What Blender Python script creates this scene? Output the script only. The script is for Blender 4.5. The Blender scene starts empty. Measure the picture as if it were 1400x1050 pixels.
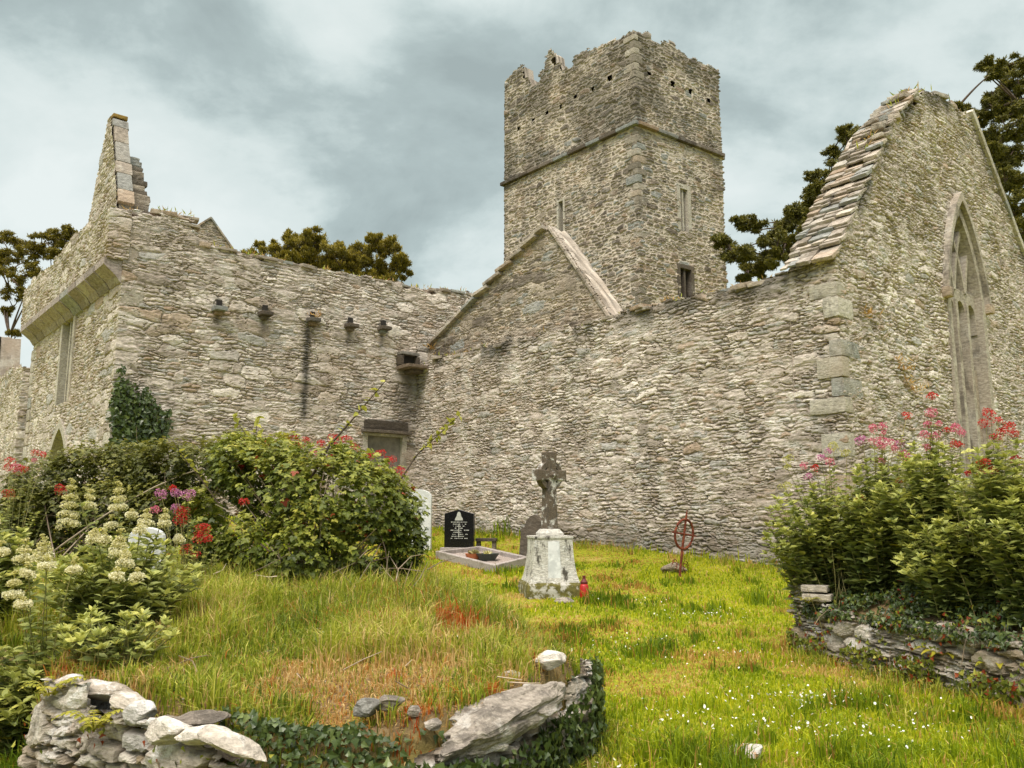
import bpy, math, random
import numpy as np

# ------------------------------------------------------------------ camera, world, sun
sc = bpy.context.scene
COL = sc.collection
F, H, PIT = 1120.0, 1.6, math.atan(180 / 1120)
cam = bpy.data.cameras.new('camera')
cam.sensor_width = 36.0
cam.lens = 36.0 * F / 1400
cam.clip_start, cam.clip_end = 0.05, 3000
co = bpy.data.objects.new('camera', cam)
co.location = (0, 0, H)
co.rotation_euler = (math.pi / 2 + PIT, 0, 0)
COL.objects.link(co)
sc.camera = co
sc.view_settings.view_transform = 'Standard'
sc.view_settings.look = 'None'
sc.view_settings.exposure = 0.9
sc.view_settings.gamma = 1.0

SUN_EL, SUN_AZ = math.radians(52), math.radians(200)      # azimuth clockwise from +Y
sd = bpy.data.lights.new('sun', 'SUN')
sd.energy = 1.5
sd.angle = math.radians(25)
sd.color = (1.0, 0.91, 0.81)
so = bpy.data.objects.new('sun', sd)
so.rotation_euler = (math.pi / 2 - SUN_EL, 0, math.pi - SUN_AZ)
so.location = (-5, -10, 30)
COL.objects.link(so)

w = bpy.data.worlds.new('World')
sc.world = w
w.use_nodes = True
NT = w.node_tree
NT.nodes.clear()


class G:
    """short node-graph writer"""
    def __init__(s, nt):
        s.nt = nt
    def n(s, t, **k):
        x = s.nt.nodes.new(t)
        for a_, v in k.items():
            setattr(x, a_, v)
        return x
    def l(s, a_, b_):
        s.nt.links.new(a_, b_)
    def put(s, sock, v):
        if isinstance(v, bpy.types.NodeSocket):
            s.l(v, sock)
        else:
            sock.default_value = v
    def math(s, op, a_, b_=0.0, c=None, clamp=False):
        x = s.n('ShaderNodeMath', operation=op, use_clamp=clamp)
        s.put(x.inputs[0], a_); s.put(x.inputs[1], b_)
        if c is not None:
            s.put(x.inputs[2], c)
        return x.outputs[0]
    def vmath(s, op, a_, b_=(0, 0, 0)):
        x = s.n('ShaderNodeVectorMath', operation=op)
        s.put(x.inputs[0], a_); s.put(x.inputs[1], b_)
        return x.outputs['Value'] if op in ('DOT_PRODUCT', 'LENGTH', 'DISTANCE') else x.outputs[0]
    def mix(s, f, a_, b_, mode='MIX'):
        x = s.n('ShaderNodeMix', data_type='RGBA', blend_type=mode)
        s.put(x.inputs[0], f); s.put(x.inputs[6], a_); s.put(x.inputs[7], b_)
        return x.outputs[2]
    def noise(s, vec, scale, detail=4, rough=.55, dist=0.0):
        x = s.n('ShaderNodeTexNoise')
        if vec is not None:
            s.l(vec, x.inputs['Vector'])
        x.inputs['Scale'].default_value = scale
        x.inputs['Detail'].default_value = detail
        x.inputs['Roughness'].default_value = rough
        x.inputs['Distortion'].default_value = dist
        return x.outputs['Fac']
    def ss(s, v, lo, hi, a_=0.0, b_=1.0):
        x = s.n('ShaderNodeMapRange', interpolation_type='SMOOTHSTEP')
        s.put(x.inputs[0], v)
        for i, q in enumerate((lo, hi, a_, b_)):
            x.inputs[1 + i].default_value = q
        return x.outputs[0]
    def ramp(s, v, stops):
        x = s.n('ShaderNodeValToRGB')
        e = x.color_ramp.elements
        while len(e) < len(stops):
            e.new(.5)
        for q, (p_, c) in zip(e, stops):
            q.position = p_
            q.color = (*c, 1)
        s.put(x.inputs[0], v)
        return x.outputs[0]


def ray(x, y):
    u, v = (x - 700) / F, (525 - y) / F
    return np.array([u, math.cos(PIT) - v * math.sin(PIT), math.sin(PIT) + v * math.cos(PIT)])
def at(x, y, Y):
    d = ray(x, y)
    return np.array([0, 0, H]) + d * (Y / d[1])
def c4(r, g, b):
    return (r, g, b, 1)


g = G(NT)
sky = g.n('ShaderNodeTexSky', sky_type='NISHITA', sun_disc=False)
sky.sun_elevation = SUN_EL
sky.sun_rotation = SUN_AZ
tc = g.n('ShaderNodeTexCoord')
dirv = g.vmath('NORMALIZE', tc.outputs['Generated'])
sep = g.n('ShaderNodeSeparateXYZ'); g.l(dirv, sep.inputs[0])
zz = g.math('ADD', g.math('MAXIMUM', sep.outputs[2], 0.0), 0.40)
cb = g.n('ShaderNodeCombineXYZ')
g.l(g.math('DIVIDE', sep.outputs[0], zz), cb.inputs[0])
g.l(g.math('DIVIDE', sep.outputs[1], zz), cb.inputs[1])
n1 = g.noise(g.vmath('MULTIPLY', cb.outputs[0], (1, 1.25, 1)), 1.9, 10, .57, .2)
n2 = g.noise(g.vmath('ADD', cb.outputs[0], (7.3, 2.1, 0)), 4.4, 9, .6, .3)
cl = g.math('ADD', g.math('MULTIPLY', n1, .70), g.math('MULTIPLY', n2, .30))
def blob(px, py, wid, amt):
    d = ray(px, py); d = d / np.linalg.norm(d)
    dt = g.vmath('DISTANCE', dirv, tuple(d))
    return g.math('MULTIPLY', g.ss(dt, 0.0, wid, 1, 0), amt)
for bl in ((485, 72, .075, .075), (420, 62, .15, .06), (60, 50, .28, -.11), (330, 140, .20, -.05), (560, 260, .24, -.08), (80, 260, .3, .12),
           (650, 170, .2, -.06), (1100, 150, .35, .01), (300, 290, .22, .06), (640, 330, .16, .07), (1060, 330, .2, .08)):
    cl = g.math('ADD', cl, blob(*bl))
cloud = g.ramp(cl, [(.36, (.205, .245, .24)), (.44, (.25, .298, .292)), (.487, (.315, .367, .358)), (.54, (.385, .432, .42)), (.67, (.455, .49, .477))])
# overcast sky: the zenith is brighter than the band above the horizon
zen = g.math('ADD', 1.0, g.ss(sep.outputs[2], .54, .95, 0, 4.2))
cloud = g.mix(g.ss(sep.outputs[2], .54, .95), cloud, c4(.42, .385, .35))
vm = g.n('ShaderNodeVectorMath', operation='SCALE')
g.l(cloud, vm.inputs[0]); g.l(g.math('MULTIPLY', zen, 10.0), vm.inputs['Scale'])
mixc = g.mix(.94, sky.outputs[0], vm.outputs[0])
bg = g.n('ShaderNodeBackground')
bg.inputs['Strength'].default_value = 0.1
g.l(mixc, bg.inputs['Color'])
wo = g.n('ShaderNodeOutputWorld')
g.l(bg.outputs[0], wo.inputs['Surface'])

# ------------------------------------------------------------------ numeric helpers
def hsh(i, j, s):
    n = (np.asarray(i, np.int64) * 374761393 + np.asarray(j, np.int64) * 668265263 + int(s) * 2147483647) & 0xffffffff
    n = ((n ^ (n >> 13)) * 1274126177) & 0xffffffff
    n = ((n ^ (n >> 16)) * 2246822519) & 0xffffffff
    return ((n ^ (n >> 15)) & 0xffffff) / float(0x1000000)
def vn(x, y, s=0):
    x = np.asarray(x, float); y = np.asarray(y, float)
    i, j = np.floor(x).astype(np.int64), np.floor(y).astype(np.int64)
    fx, fy = x - i, y - j
    fx = fx * fx * (3 - 2 * fx); fy = fy * fy * (3 - 2 * fy)
    return (hsh(i, j, s) * (1 - fx) + hsh(i + 1, j, s) * fx) * (1 - fy) + (hsh(i, j + 1, s) * (1 - fx) + hsh(i + 1, j + 1, s) * fx) * fy
def fbm(x, y, s=0, o=4):
    t, a_, r = 0, .5, 0
    for k in range(o):
        r = r + a_ * vn(x * 2 ** k, y * 2 ** k, s + 17 * k); t += a_; a_ *= .5
    return r / t
def sst(lo, hi, v):
    t = np.clip((np.asarray(v, float) - lo) / (hi - lo), 0, 1)
    return t * t * (3 - 2 * t)
def unit(v):
    v = np.asarray(v, float)
    return v / np.maximum(np.linalg.norm(v, axis=-1, keepdims=True), 1e-9)

# ------------------------------------------------------------------ objects
def raw_mesh(name, V, loops, starts, attrs=None, mat=None, smooth=False):
    me = bpy.data.meshes.new(name)
    V = np.asarray(V, np.float32)
    me.vertices.add(len(V)); me.vertices.foreach_set('co', V.ravel())
    me.loops.add(len(loops)); me.loops.foreach_set('vertex_index', np.asarray(loops, np.int32))
    me.polygons.add(len(starts)); me.polygons.foreach_set('loop_start', np.asarray(starts, np.int32))
    me.update(calc_edges=True)
    if smooth:
        me.polygons.foreach_set('use_smooth', np.ones(len(starts), bool))
    else:
        me.polygons.foreach_set('use_smooth', np.zeros(len(starts), bool))
    for k, A in (attrs or {}).items():
        at_ = me.color_attributes.new(k, 'FLOAT_COLOR', 'POINT')
        at_.data.foreach_set('color', np.asarray(A, np.float32).ravel())
    if mat:
        me.materials.append(mat)
    return me

class MB:
    """gathers polygons in world coordinates; build() links them as ONE mesh object"""
    def __init__(s):
        s.V, s.L, s.S, s.A, s.n, s.nl = [], [], [], [], 0, 0
    def add(s, V, faces, att=None):
        """faces: array (m,k) of indices"""
        V = np.asarray(V, float).reshape(-1, 3)
        for fc in (faces if isinstance(faces, (list, tuple)) and len(faces) and isinstance(faces[0], np.ndarray) and faces[0].ndim == 2 else [np.asarray(faces)]):
            fc = np.asarray(fc, np.int64)
            m, k = fc.shape
            s.L.append((fc + s.n).ravel()); s.S.append(s.nl + np.arange(m) * k); s.nl += m * k
        s.V.append(V)
        a_ = np.zeros((len(V), 4)); a_[:, :] = (.5, 1, .5, 0) if att is None else att
        s.A.append(a_)
        s.n += len(V)
        return s
    def build(s, name, mat, parent=None, origin=None, smooth=False):
        V = np.concatenate(s.V)
        if origin is None:
            if parent is not None:
                origin = np.array(parent.matrix_basis.translation)
                q = parent.parent
                while q is not None:
                    origin = origin + np.array(q.matrix_basis.translation); q = q.parent
            else:
                origin = np.array([V[:, 0].mean(), V[:, 1].mean(), V[:, 2].min()])
        me = raw_mesh(name, V - origin, np.concatenate(s.L), np.concatenate(s.S), {'stone': np.concatenate(s.A)}, mat, smooth)
        o = bpy.data.objects.new(name, me)
        COL.objects.link(o)
        if parent is not None:
            o.parent = parent
        else:
            o.location = origin
        return o

def thing(name, label, cat, loc, group=None):
    o = bpy.data.objects.new(name, None)
    o.empty_display_size = .2
    COL.objects.link(o)
    o.location = [float(q) for q in loc]
    return tag(o, label, cat, group)
def tag(o, label=None, cat=None, group=None, kind=None):
    if label: o['label'] = label
    if cat: o['category'] = cat
    if group: o['group'] = group
    if kind: o['kind'] = kind
    return o

BOXF = np.array([[0, 2, 3, 1], [4, 5, 7, 6], [0, 1, 5, 4], [2, 6, 7, 3], [0, 4, 6, 2], [1, 3, 7, 5]])
def fbox(mb, c, ax, half, att=None):
    """box from centre, 3 axes (rows), half sizes"""
    P = np.array([[x, y, z] for z in (-1, 1) for y in (-1, 1) for x in (-1, 1)], float) * half
    mb.add(np.asarray(c) + P @ np.asarray(ax, float), BOXF, att)
def cube_sphere(n):
    key = n
    if key in cube_sphere.c: return cube_sphere.c[key]
    pts, faces, idx = [], [], {}
    def vid(p):
        k = tuple(np.round(p, 5))
        if k not in idx:
            idx[k] = len(pts); pts.append(p)
        return idx[k]
    for ax in range(3):
        for sg in (-1, 1):
            for i in range(n):
                for j in range(n):
                    q = []
                    for (a_, b_) in ((i, j), (i + 1, j), (i + 1, j + 1), (i, j + 1)):
                        p = np.zeros(3); p[ax] = sg
                        p[(ax + 1) % 3] = -1 + 2 * a_ / n; p[(ax + 2) % 3] = -1 + 2 * b_ / n
                        q.append(vid(p))
                    faces.append(q if sg > 0 else q[::-1])
    cube_sphere.c[key] = (np.array(pts), np.array(faces))
    return cube_sphere.c[key]
cube_sphere.c = {}
def block(mb, c, ax, half, rng, rough=.06, n=4, rnd=.18, att=None):
    """a hewn stone: a box with worn edges and an uneven skin"""
    P, Fc = cube_sphere(n)
    half = np.asarray(half, float)
    S = P * half
    rr = np.minimum(half.min() * (rnd + .1), half * .9)
    inner = np.clip(S, -(half - rr), half - rr)
    S = inner + unit(S - inner + 1e-9) * rr
    nz = np.array([fbm(S[:, 0] * 6 + s_ * 9.1 + rng.random() * 50, S[:, 1] * 6 + S[:, 2] * 8 + s_, int(rng.integers(999)), 3) - .5 for s_ in range(3)]).T
    S = S + nz * half.min() * rough * 4
    r = rng.random(2)
    mb.add(np.asarray(c) + S @ np.asarray(ax, float), Fc, (r[0], 1, r[1], 0) if att is None else att)
def rock(mb, c, half, rng, n=10, rot=None, cuts=14, rough=.1, att=None):
    P, Fc = cube_sphere(n)
    S = unit(P)
    for k in range(cuts):
        nn = unit(rng.normal(size=3)); off = rng.uniform(.55, .85)
        S = S - np.maximum(S @ nn - off, 0)[:, None] * nn * .95
    nz = np.array([sum(fbm(S[:, i] * 2.6 + 20 * rng.random(), S[:, (i + 1) % 3] * 2.6 + s_ * 5, int(rng.integers(999)), 4) - .5 for i in range(3)) * .6 for s_ in range(3)]).T
    S = S + nz * rough * 3
    S = S * half
    if rot is not None: S = S @ np.asarray(rot, float)
    r = rng.random(2)
    mb.add(np.asarray(c) + S, Fc, (r[0], 1, r[1], 0) if att is None else att)
def rotz(t):
    c, s_ = math.cos(t), math.sin(t)
    return np.array([[c, s_, 0], [-s_, c, 0], [0, 0, 1]])
def tube(mb, pts, rad, k=5, att=None):
    pts = np.asarray(pts, float); n = len(pts)
    rad = np.broadcast_to(rad, (n,))
    T = unit(np.gradient(pts, axis=0))
    up = np.where(np.abs(T[:, 2:3]) > .9, np.array([[1., 0, 0]]), np.array([[0, 0, 1.]]))
    A = unit(np.cross(T, up)); B = np.cross(T, A)
    th = np.arange(k) / k * 2 * np.pi
    V = pts[:, None, :] + rad[:, None, None] * (A[:, None, :] * np.cos(th)[None, :, None] + B[:, None, :] * np.sin(th)[None, :, None])
    i = np.arange(n - 1)[:, None] * k; j = np.arange(k)[None, :]; j2 = (j + 1) % k
    Q = np.stack([i + j, i + j2, i + k + j2, i + k + j], -1).reshape(-1, 4)
    mb.add(V.reshape(-1, 3), Q, att)
    mb.L.append(np.arange(k) + mb.n - k); mb.S.append(np.array([mb.nl])); mb.nl += k
def lathe(mb, c, prof, k=20, att=None):
    th = np.arange(k) / k * 2 * np.pi
    P = np.array(prof, float)
    V = np.stack([P[:, None, 0] * np.cos(th), P[:, None, 0] * np.sin(th), P[:, None, 1] + 0 * th], -1).reshape(-1, 3) + np.asarray(c)
    i = np.arange(len(P) - 1)[:, None] * k; j = np.arange(k)[None, :]; j2 = (j + 1) % k
    mb.add(V, np.stack([i + j, i + j2, i + k + j2, i + k + j], -1).reshape(-1, 4), att)

# leaves -------------------------------------------------------------
def frames(D, N):
    D = unit(D); S = unit(np.cross(D, N)); N2 = np.cross(S, D)
    return D, S, N2
def leaves(mb, P, D, N, L, W, tint, kind='lance', droop=.15):
    """many leaf blades. P roots, D directions, N normals, L lengths, W half widths, tint (n,4)"""
    n = len(P)
    if n == 0: return
    D, S, N = frames(D, N)
    L = np.broadcast_to(L, (n,))[:, None]; W = np.broadcast_to(W, (n,))[:, None]
    if kind == 'quad':
        V = np.stack([P, P + D * L * .45 + S * W, P + D * L - N * L * droop, P + D * L * .45 - S * W], 1)
        Q = np.arange(n)[:, None] * 4 + np.arange(4)
        mb.add(V.reshape(-1, 3), Q, np.repeat(tint, 4, 0)); return
    st = {'lance': ((.30, .95), (.65, .72)), 'ovate': ((.28, 1.0), (.62, .78)), 'ivy': ((.2, 1.0), (.45, .55))}[kind]
    f_ = .22
    V = [P]
    for t, w_ in st:
        c = P + D * L * t - N * L * droop * t * t
        V += [c + S * W * w_ + N * W * f_ * w_, c, c - S * W * w_ + N * W * f_ * w_]
    V.append(P + D * L - N * L * droop)
    V = np.stack(V, 1)
    o = np.arange(n)[:, None] * 8
    T = np.concatenate([o + np.array(q) for q in ([0, 2, 1], [0, 3, 2], [4, 5, 7], [5, 6, 7])])
    Q = np.concatenate([o + np.array(q) for q in ([1, 2, 5, 4], [2, 3, 6, 5])])
    mb.add(V.reshape(-1, 3), [T, Q], np.repeat(tint, 8, 0))
def tints(rng, n, b=.5, c=0.0):
    t = np.zeros((n, 4)); t[:, 0] = rng.random(n); t[:, 1] = 1; t[:, 2] = b; t[:, 3] = c
    return t
def rdir(rng, n, up=0.0):
    v = unit(rng.normal(size=(n, 3))); v[:, 2] += up
    return unit(v)

# ------------------------------------------------------------------ materials
def material(name, build):
    m = bpy.data.materials.new(name)
    m.use_nodes = True
    m.node_tree.nodes.clear()
    gg = G(m.node_tree)
    out = gg.n('ShaderNodeOutputMaterial')
    gg.l(build(gg), out.inputs['Surface'])
    return m
def attr(gg):
    a_ = gg.n('ShaderNodeAttribute', attribute_name='stone')
    s_ = gg.n('ShaderNodeSeparateColor'); gg.l(a_.outputs['Color'], s_.inputs[0])
    return s_.outputs[0], s_.outputs[1], s_.outputs[2], a_.outputs['Alpha']
def principled(gg, color, rough=.9, bump=None, bdist=.01, bstr=.6, spec=.2, metal=0.0):
    p = gg.n('ShaderNodeBsdfPrincipled')
    gg.put(p.inputs['Base Color'], color); gg.put(p.inputs['Roughness'], rough)
    p.inputs['Specular IOR Level'].default_value = spec
    p.inputs['Metallic'].default_value = metal
    if bump is not None:
        b = gg.n('ShaderNodeBump')
        b.inputs['Strength'].default_value = bstr; b.inputs['Distance'].default_value = bdist
        gg.l(bump, b.inputs['Height']); gg.l(b.outputs[0], p.inputs['Normal'])
    return p.outputs[0]
def objco(gg):
    return gg.n('ShaderNodeTexCoord').outputs['Object']

def stone_mat(name, stops, mortar, slate=(.27, .29, .29), lich=(.62, .60, .54), lichamt=.35, warm=(.38, .275, .19), warmamt=.3, dark=(.075, .065, .055), gscale=1.0, darkamt=.6, dscale=1.3, dlo=.56, lscale=1.7, llo=.53):
    def bld(q):
        R, M, B, A = attr(q)
        co_ = objco(q)
        col = q.ramp(R, stops)
        col = q.mix(q.math('MULTIPLY', q.ss(B, .86, .9), .8), col, c4(*slate))
        col = q.mix(q.math('MULTIPLY', q.ss(B, .16, .02), .7), col, c4(*warm))
        st = q.vmath('MULTIPLY', co_, (1, 1, 2.6))
        n_a = q.noise(st, 9 * gscale, 6, .65)
        n_b = q.noise(co_, 38 * gscale, 4, .7)
        n_c = q.noise(co_, .55, 5, .6)
        n_d = q.noise(q.vmath('ADD', co_, (31, 7, 3)), lscale, 6, .65, .4)
        # grain and veining of the stone itself
        col = q.mix(q.ss(n_a, .30, .72), q.mix(1.0, col, c4(.62, .60, .57), 'MULTIPLY'), q.mix(1.0, col, c4(1.22, 1.2, 1.16), 'MULTIPLY'))
        col = q.mix(M, c4(*mortar), col)
        # lichen and ochre growth, black crust
        col = q.mix(q.math('MULTIPLY', q.math('MULTIPLY', q.ss(n_d, llo, llo + .10), q.ss(n_b, .36, .52)), lichamt), col, c4(*lich))
        col = q.mix(q.math('MULTIPLY', q.ss(n_c, .52, .70), warmamt), col, c4(*warm))
        n_e = q.noise(q.vmath('ADD', q.vmath('MULTIPLY', co_, (1, 1, .45)), (5, 17, 3)), dscale, 6, .7)
        col = q.mix(q.math('MULTIPLY', q.ss(n_e, dlo, dlo + .12), darkamt), col, c4(*dark))
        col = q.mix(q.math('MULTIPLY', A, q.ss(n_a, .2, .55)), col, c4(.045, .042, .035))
        h = q.math('ADD', q.math('MULTIPLY', n_a, 1.0), q.math('MULTIPLY', n_b, .6))
        return principled(q, col, .92, h, .02, .9)
    return material(name, bld)

M_WALL = stone_mat('limestone_rubble', [(0, (.32, .275, .24)), (.35, (.48, .425, .38)), (.7, (.61, .55, .505)), (1, (.79, .735, .685))], (.28, .235, .19), slate=(.37, .37, .36), lichamt=.5, darkamt=.32)
M_TOWER = stone_mat('tower_rubble', [(0, (.10, .085, .07)), (.4, (.20, .17, .14)), (.75, (.33, .285, .235)), (1, (.50, .44, .37))], (.62, .54, .45), lichamt=.2, darkamt=.25)
M_DRESS = stone_mat('dressed_limestone', [(0, (.36, .33, .28)), (.5, (.47, .44, .38)), (1, (.60, .575, .52))], (.2, .17, .14), warmamt=.3, darkamt=.45, dscale=2.2, gscale=1.5, lscale=3)
M_CORB = stone_mat('grey_corbel_stone', [(0, (.27, .235, .225)), (.5, (.36, .31, .30)), (1, (.45, .395, .38))], (.2, .17, .15), warmamt=.1, darkamt=.6, dscale=2.5)
M_WIN = stone_mat('weathered_window_stone', [(0, (.31, .275, .235)), (.5, (.42, .38, .33)), (1, (.54, .49, .435))], (.2, .17, .14), warmamt=.2, darkamt=.55, dscale=2.2, dlo=.52)
M_SLAB = stone_mat('coping_slate', [(0, (.23, .20, .165)), (.5, (.36, .315, .27)), (1, (.52, .465, .405))], (.2, .17, .14), warmamt=.35, darkamt=.5)
M_DARKST = stone_mat('dark_weathered_stone', [(0, (.07, .058, .047)), (.5, (.12, .10, .082)), (1, (.19, .16, .135))], (.08, .07, .055), lichamt=.12, warmamt=.08)
M_FORE = stone_mat('foreground_rubble', [(0, (.32, .275, .23)), (.4, (.48, .43, .37)), (1, (.68, .64, .585))], (.17, .135, .10), slate=(.42, .415, .40), lich=(.76, .75, .72), lichamt=.7, warm=(.26, .19, .09), warmamt=.5, gscale=2.0, darkamt=.5, dscale=4, lscale=4)
M_BOULD = stone_mat('pale_boulder', [(0, (.27, .235, .20)), (.5, (.36, .32, .275)), (1, (.47, .425, .375))], (.3, .26, .2), lich=(.64, .615, .57), lichamt=.55, warm=(.26, .20, .11), warmamt=.7, gscale=3.2, darkamt=.6, dscale=6, dlo=.5, lscale=5)
M_PED = stone_mat('lichened_pedestal', [(0, (.50, .49, .45)), (1, (.66, .65, .61))], (.3, .28, .25), lich=(.76, .76, .73), lichamt=.8, warmamt=.15, dark=(.06, .052, .04), gscale=2.0, darkamt=.95, dscale=7, dlo=.52, lscale=7)

def simple(name, col, rough=.7, var=.25, scale=8, spec=.3, bump=0.0, metal=0.0, col2=None, c2amt=.0, c2scale=3):
    def bld(q):
        co_ = objco(q)
        n_ = q.noise(co_, scale, 6, .65)
        lo = tuple(x * (1 - var) for x in col); hi = tuple(min(1, x * (1 + var)) for x in col)
        cc = q.ramp(n_, [(.3, lo), (.7, hi)])
        if col2: cc = q.mix(q.math('MULTIPLY', q.ss(q.noise(q.vmath('ADD', co_, (3, 9, 1)), c2scale, 6, .7), .48, .6), c2amt), cc, c4(*col2))
        return principled(q, cc, rough, q.noise(co_, scale * 4, 4, .6) if bump else None, .006, bump, spec, metal)
    return material(name, bld)
def leaf_mat(name, stops, trans=.35, rough=.45, spec=.35, alt=None):
    """R picks the leaf's colour, A swaps to an alternative dry/red ramp"""
    def bld(q):
        R, M, B, A = attr(q)
        cc = q.ramp(R, stops)
        if alt: cc = q.mix(A, cc, q.ramp(R, alt))
        p = q.n('ShaderNodeBsdfPrincipled')
        q.l(cc, p.inputs['Base Color']); p.inputs['Roughness'].default_value = rough
        p.inputs['Specular IOR Level'].default_value = spec
        t = q.n('ShaderNodeBsdfTranslucent'); q.l(cc, t.inputs['Color'])
        mx = q.n('ShaderNodeMixShader'); mx.inputs[0].default_value = trans
        q.l(p.outputs[0], mx.inputs[1]); q.l(t.outputs[0], mx.inputs[2])
        return mx.outputs[0]
    return material(name, bld)

M_BRAMBLE = leaf_mat('bramble_leaves', [(0, (.05, .07, .012)), (.35, (.14, .175, .024)), (.7, (.31, .325, .045)), (1, (.48, .45, .08))], alt=[(0, (.20, .03, .01)), (1, (.35, .08, .02))])
M_HEDGE = leaf_mat('hedge_leaves', [(0, (.045, .055, .010)), (.5, (.13, .14, .022)), (1, (.30, .28, .05))])
M_VAL = leaf_mat('valerian_leaves', [(0, (.09, .125, .035)), (.45, (.24, .28, .08)), (.85, (.42, .44, .11)), (1, (.56, .54, .13))], alt=[(0, (.40, .36, .03)), (1, (.60, .52, .05))])
M_IVY = leaf_mat('ivy_leaves', [(0, (.03, .05, .013)), (.6, (.07, .105, .025)), (1, (.15, .19, .05))], trans=.15, rough=.35, spec=.5)
M_YEW = leaf_mat('yew_needles', [(0, (.06, .062, .012)), (.5, (.17, .16, .025)), (1, (.36, .29, .045))], trans=.2)
M_YEWT = leaf_mat('young_yew_shoots', [(0, (.09, .08, .012)), (.5, (.22, .18, .02)), (1, (.42, .33, .035))], trans=.25)
M_GRASS = leaf_mat('grass_blades', [(0, (.09, .15, .008)), (.4, (.25, .33, .010)), (.75, (.45, .48, .014)), (1, (.62, .57, .03))], trans=.4, rough=.5, spec=.25,
                   alt=[(0, (.34, .17, .035)), (.5, (.58, .36, .10)), (1, (.74, .54, .24))])
M_MGRASS = leaf_mat('rough_grass_blades', [(0, (.08, .125, .012)), (.5, (.24, .30, .020)), (.85, (.43, .44, .04)), (1, (.58, .52, .12))], trans=.35,
                    alt=[(0, (.44, .06, .01)), (.25, (.46, .17, .025)), (.5, (.44, .26, .07)), (1, (.64, .47, .20))])
M_RED = leaf_mat('red_valerian_flowers', [(0, (.32, .008, .012)), (.6, (.58, .02, .02)), (1, (.72, .07, .05))], trans=.3)
M_PINK = leaf_mat('pink_valerian_flowers', [(0, (.48, .06, .14)), (.6, (.66, .15, .25)), (1, (.80, .36, .42))], trans=.3)
M_MAUVE = leaf_mat('mauve_valerian_flowers', [(0, (.40, .10, .28)), (1, (.70, .32, .50))], trans=.3)
M_CREAM = leaf_mat('cream_valerian_flowers', [(0, (.44, .40, .10)), (.5, (.68, .63, .33)), (1, (.84, .81, .62))], trans=.3)
M_BUD = leaf_mat('yellow_green_buds', [(0, (.30, .30, .05)), (1, (.60, .55, .18))], trans=.3)
M_STEM = leaf_mat('plant_stems', [(0, (.12, .13, .04)), (.6, (.24, .22, .08)), (1, (.45, .37, .17))], trans=.1)
M_DRY = leaf_mat('dry_twigs', [(0, (.12, .085, .055)), (.6, (.28, .21, .14)), (1, (.52, .43, .32))], trans=0.0)
M_DAISY = leaf_mat('daisy_petals', [(0, (.70, .68, .60)), (1, (.86, .85, .82))], trans=.2)
M_BARK = simple('yew_bark', (.085, .06, .045), .9, .4, 6, bump=.6)
M_BLACK = simple('polished_black_granite', (.008, .008, .009), .16, .3, 90, spec=.5)
M_INSC = simple('silver_inscription', (.42, .42, .38), .6, .2, 20)
M_MARBLE = simple('white_marble', (.66, .67, .66), .7, .15, 7, bump=.2, col2=(.40, .42, .42), c2amt=.6)
M_KERB = simple('grey_granite_kerb', (.34, .30, .28), .8, .25, 30, bump=.4, col2=(.16, .14, .11), c2amt=.6)
M_GRAVEL = simple('grave_gravel', (.30, .25, .22), .95, .7, 60, bump=1.0)
M_TERRA = simple('terracotta', (.46, .15, .06), .8, .2, 12, bump=.3)
M_BOWL = simple('dark_green_bowl', (.05, .06, .05), .5, .2, 12)
M_RUST = simple('rusted_iron', (.13, .032, .018), .85, .5, 25, bump=.7, col2=(.27, .075, .03), c2amt=.7, c2scale=14)
M_CROSS = stone_mat('dark_lichened_cross', [(0, (.12, .095, .07)), (1, (.19, .155, .12))], (.2, .17, .14), lich=(.74, .72, .67), lichamt=1.0, warm=(.16, .09, .04), warmamt=.5, gscale=3.5, darkamt=.8, dscale=6, dlo=.50, lscale=5, llo=.52)
M_MOSS = simple('mossy_plinth', (.13, .115, .035), .95, .5, 14, bump=.8, col2=(.52, .50, .46), c2amt=.9, c2scale=6)
M_PANEL = simple('weathered_infill', (.20, .18, .155), .9, .3, 5, bump=.3, col2=(.16, .14, .11), c2amt=.7, c2scale=2)
M_GLASS = simple('dark_leaded_glass', (.06, .07, .07), .25, .4, 9, spec=.5)
M_LANT = simple('red_lantern_plastic', (.42, .015, .012), .35, .2, 9, spec=.5)
M_LCAP = simple('lantern_metal', (.12, .02, .02), .5, .2, 9)

def ground_bld(q):
    R, M, B, A = attr(q)
    co_ = objco(q)
    n_a = q.noise(co_, 1.1, 6, .65); n_b = q.noise(co_, 14, 5, .7); n_c = q.noise(q.vmath('ADD', co_, (40, 3, 0)), .5, 5, .6)
    gr = q.ramp(n_b, [(.3, (.11, .13, .009)), (.55, (.24, .25, .012)), (.75, (.38, .34, .025))])
    gr = q.mix(q.math('MULTIPLY', q.ss(n_a, .55, .68), .7), gr, c4(.36, .26, .08))
    so_ = q.ramp(n_b, [(.3, (.09, .055, .03)), (.6, (.24, .165, .09)), (.8, (.42, .33, .2))])
    so_ = q.mix(q.math('MULTIPLY', q.ss(n_a, .45, .6), .5), so_, c4(.24, .165, .07))
    cc = q.mix(B, gr, so_)
    return principled(q, cc, .95, n_b, .03, .8)
M_GROUND = material('turf_and_soil', ground_bld)

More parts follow.
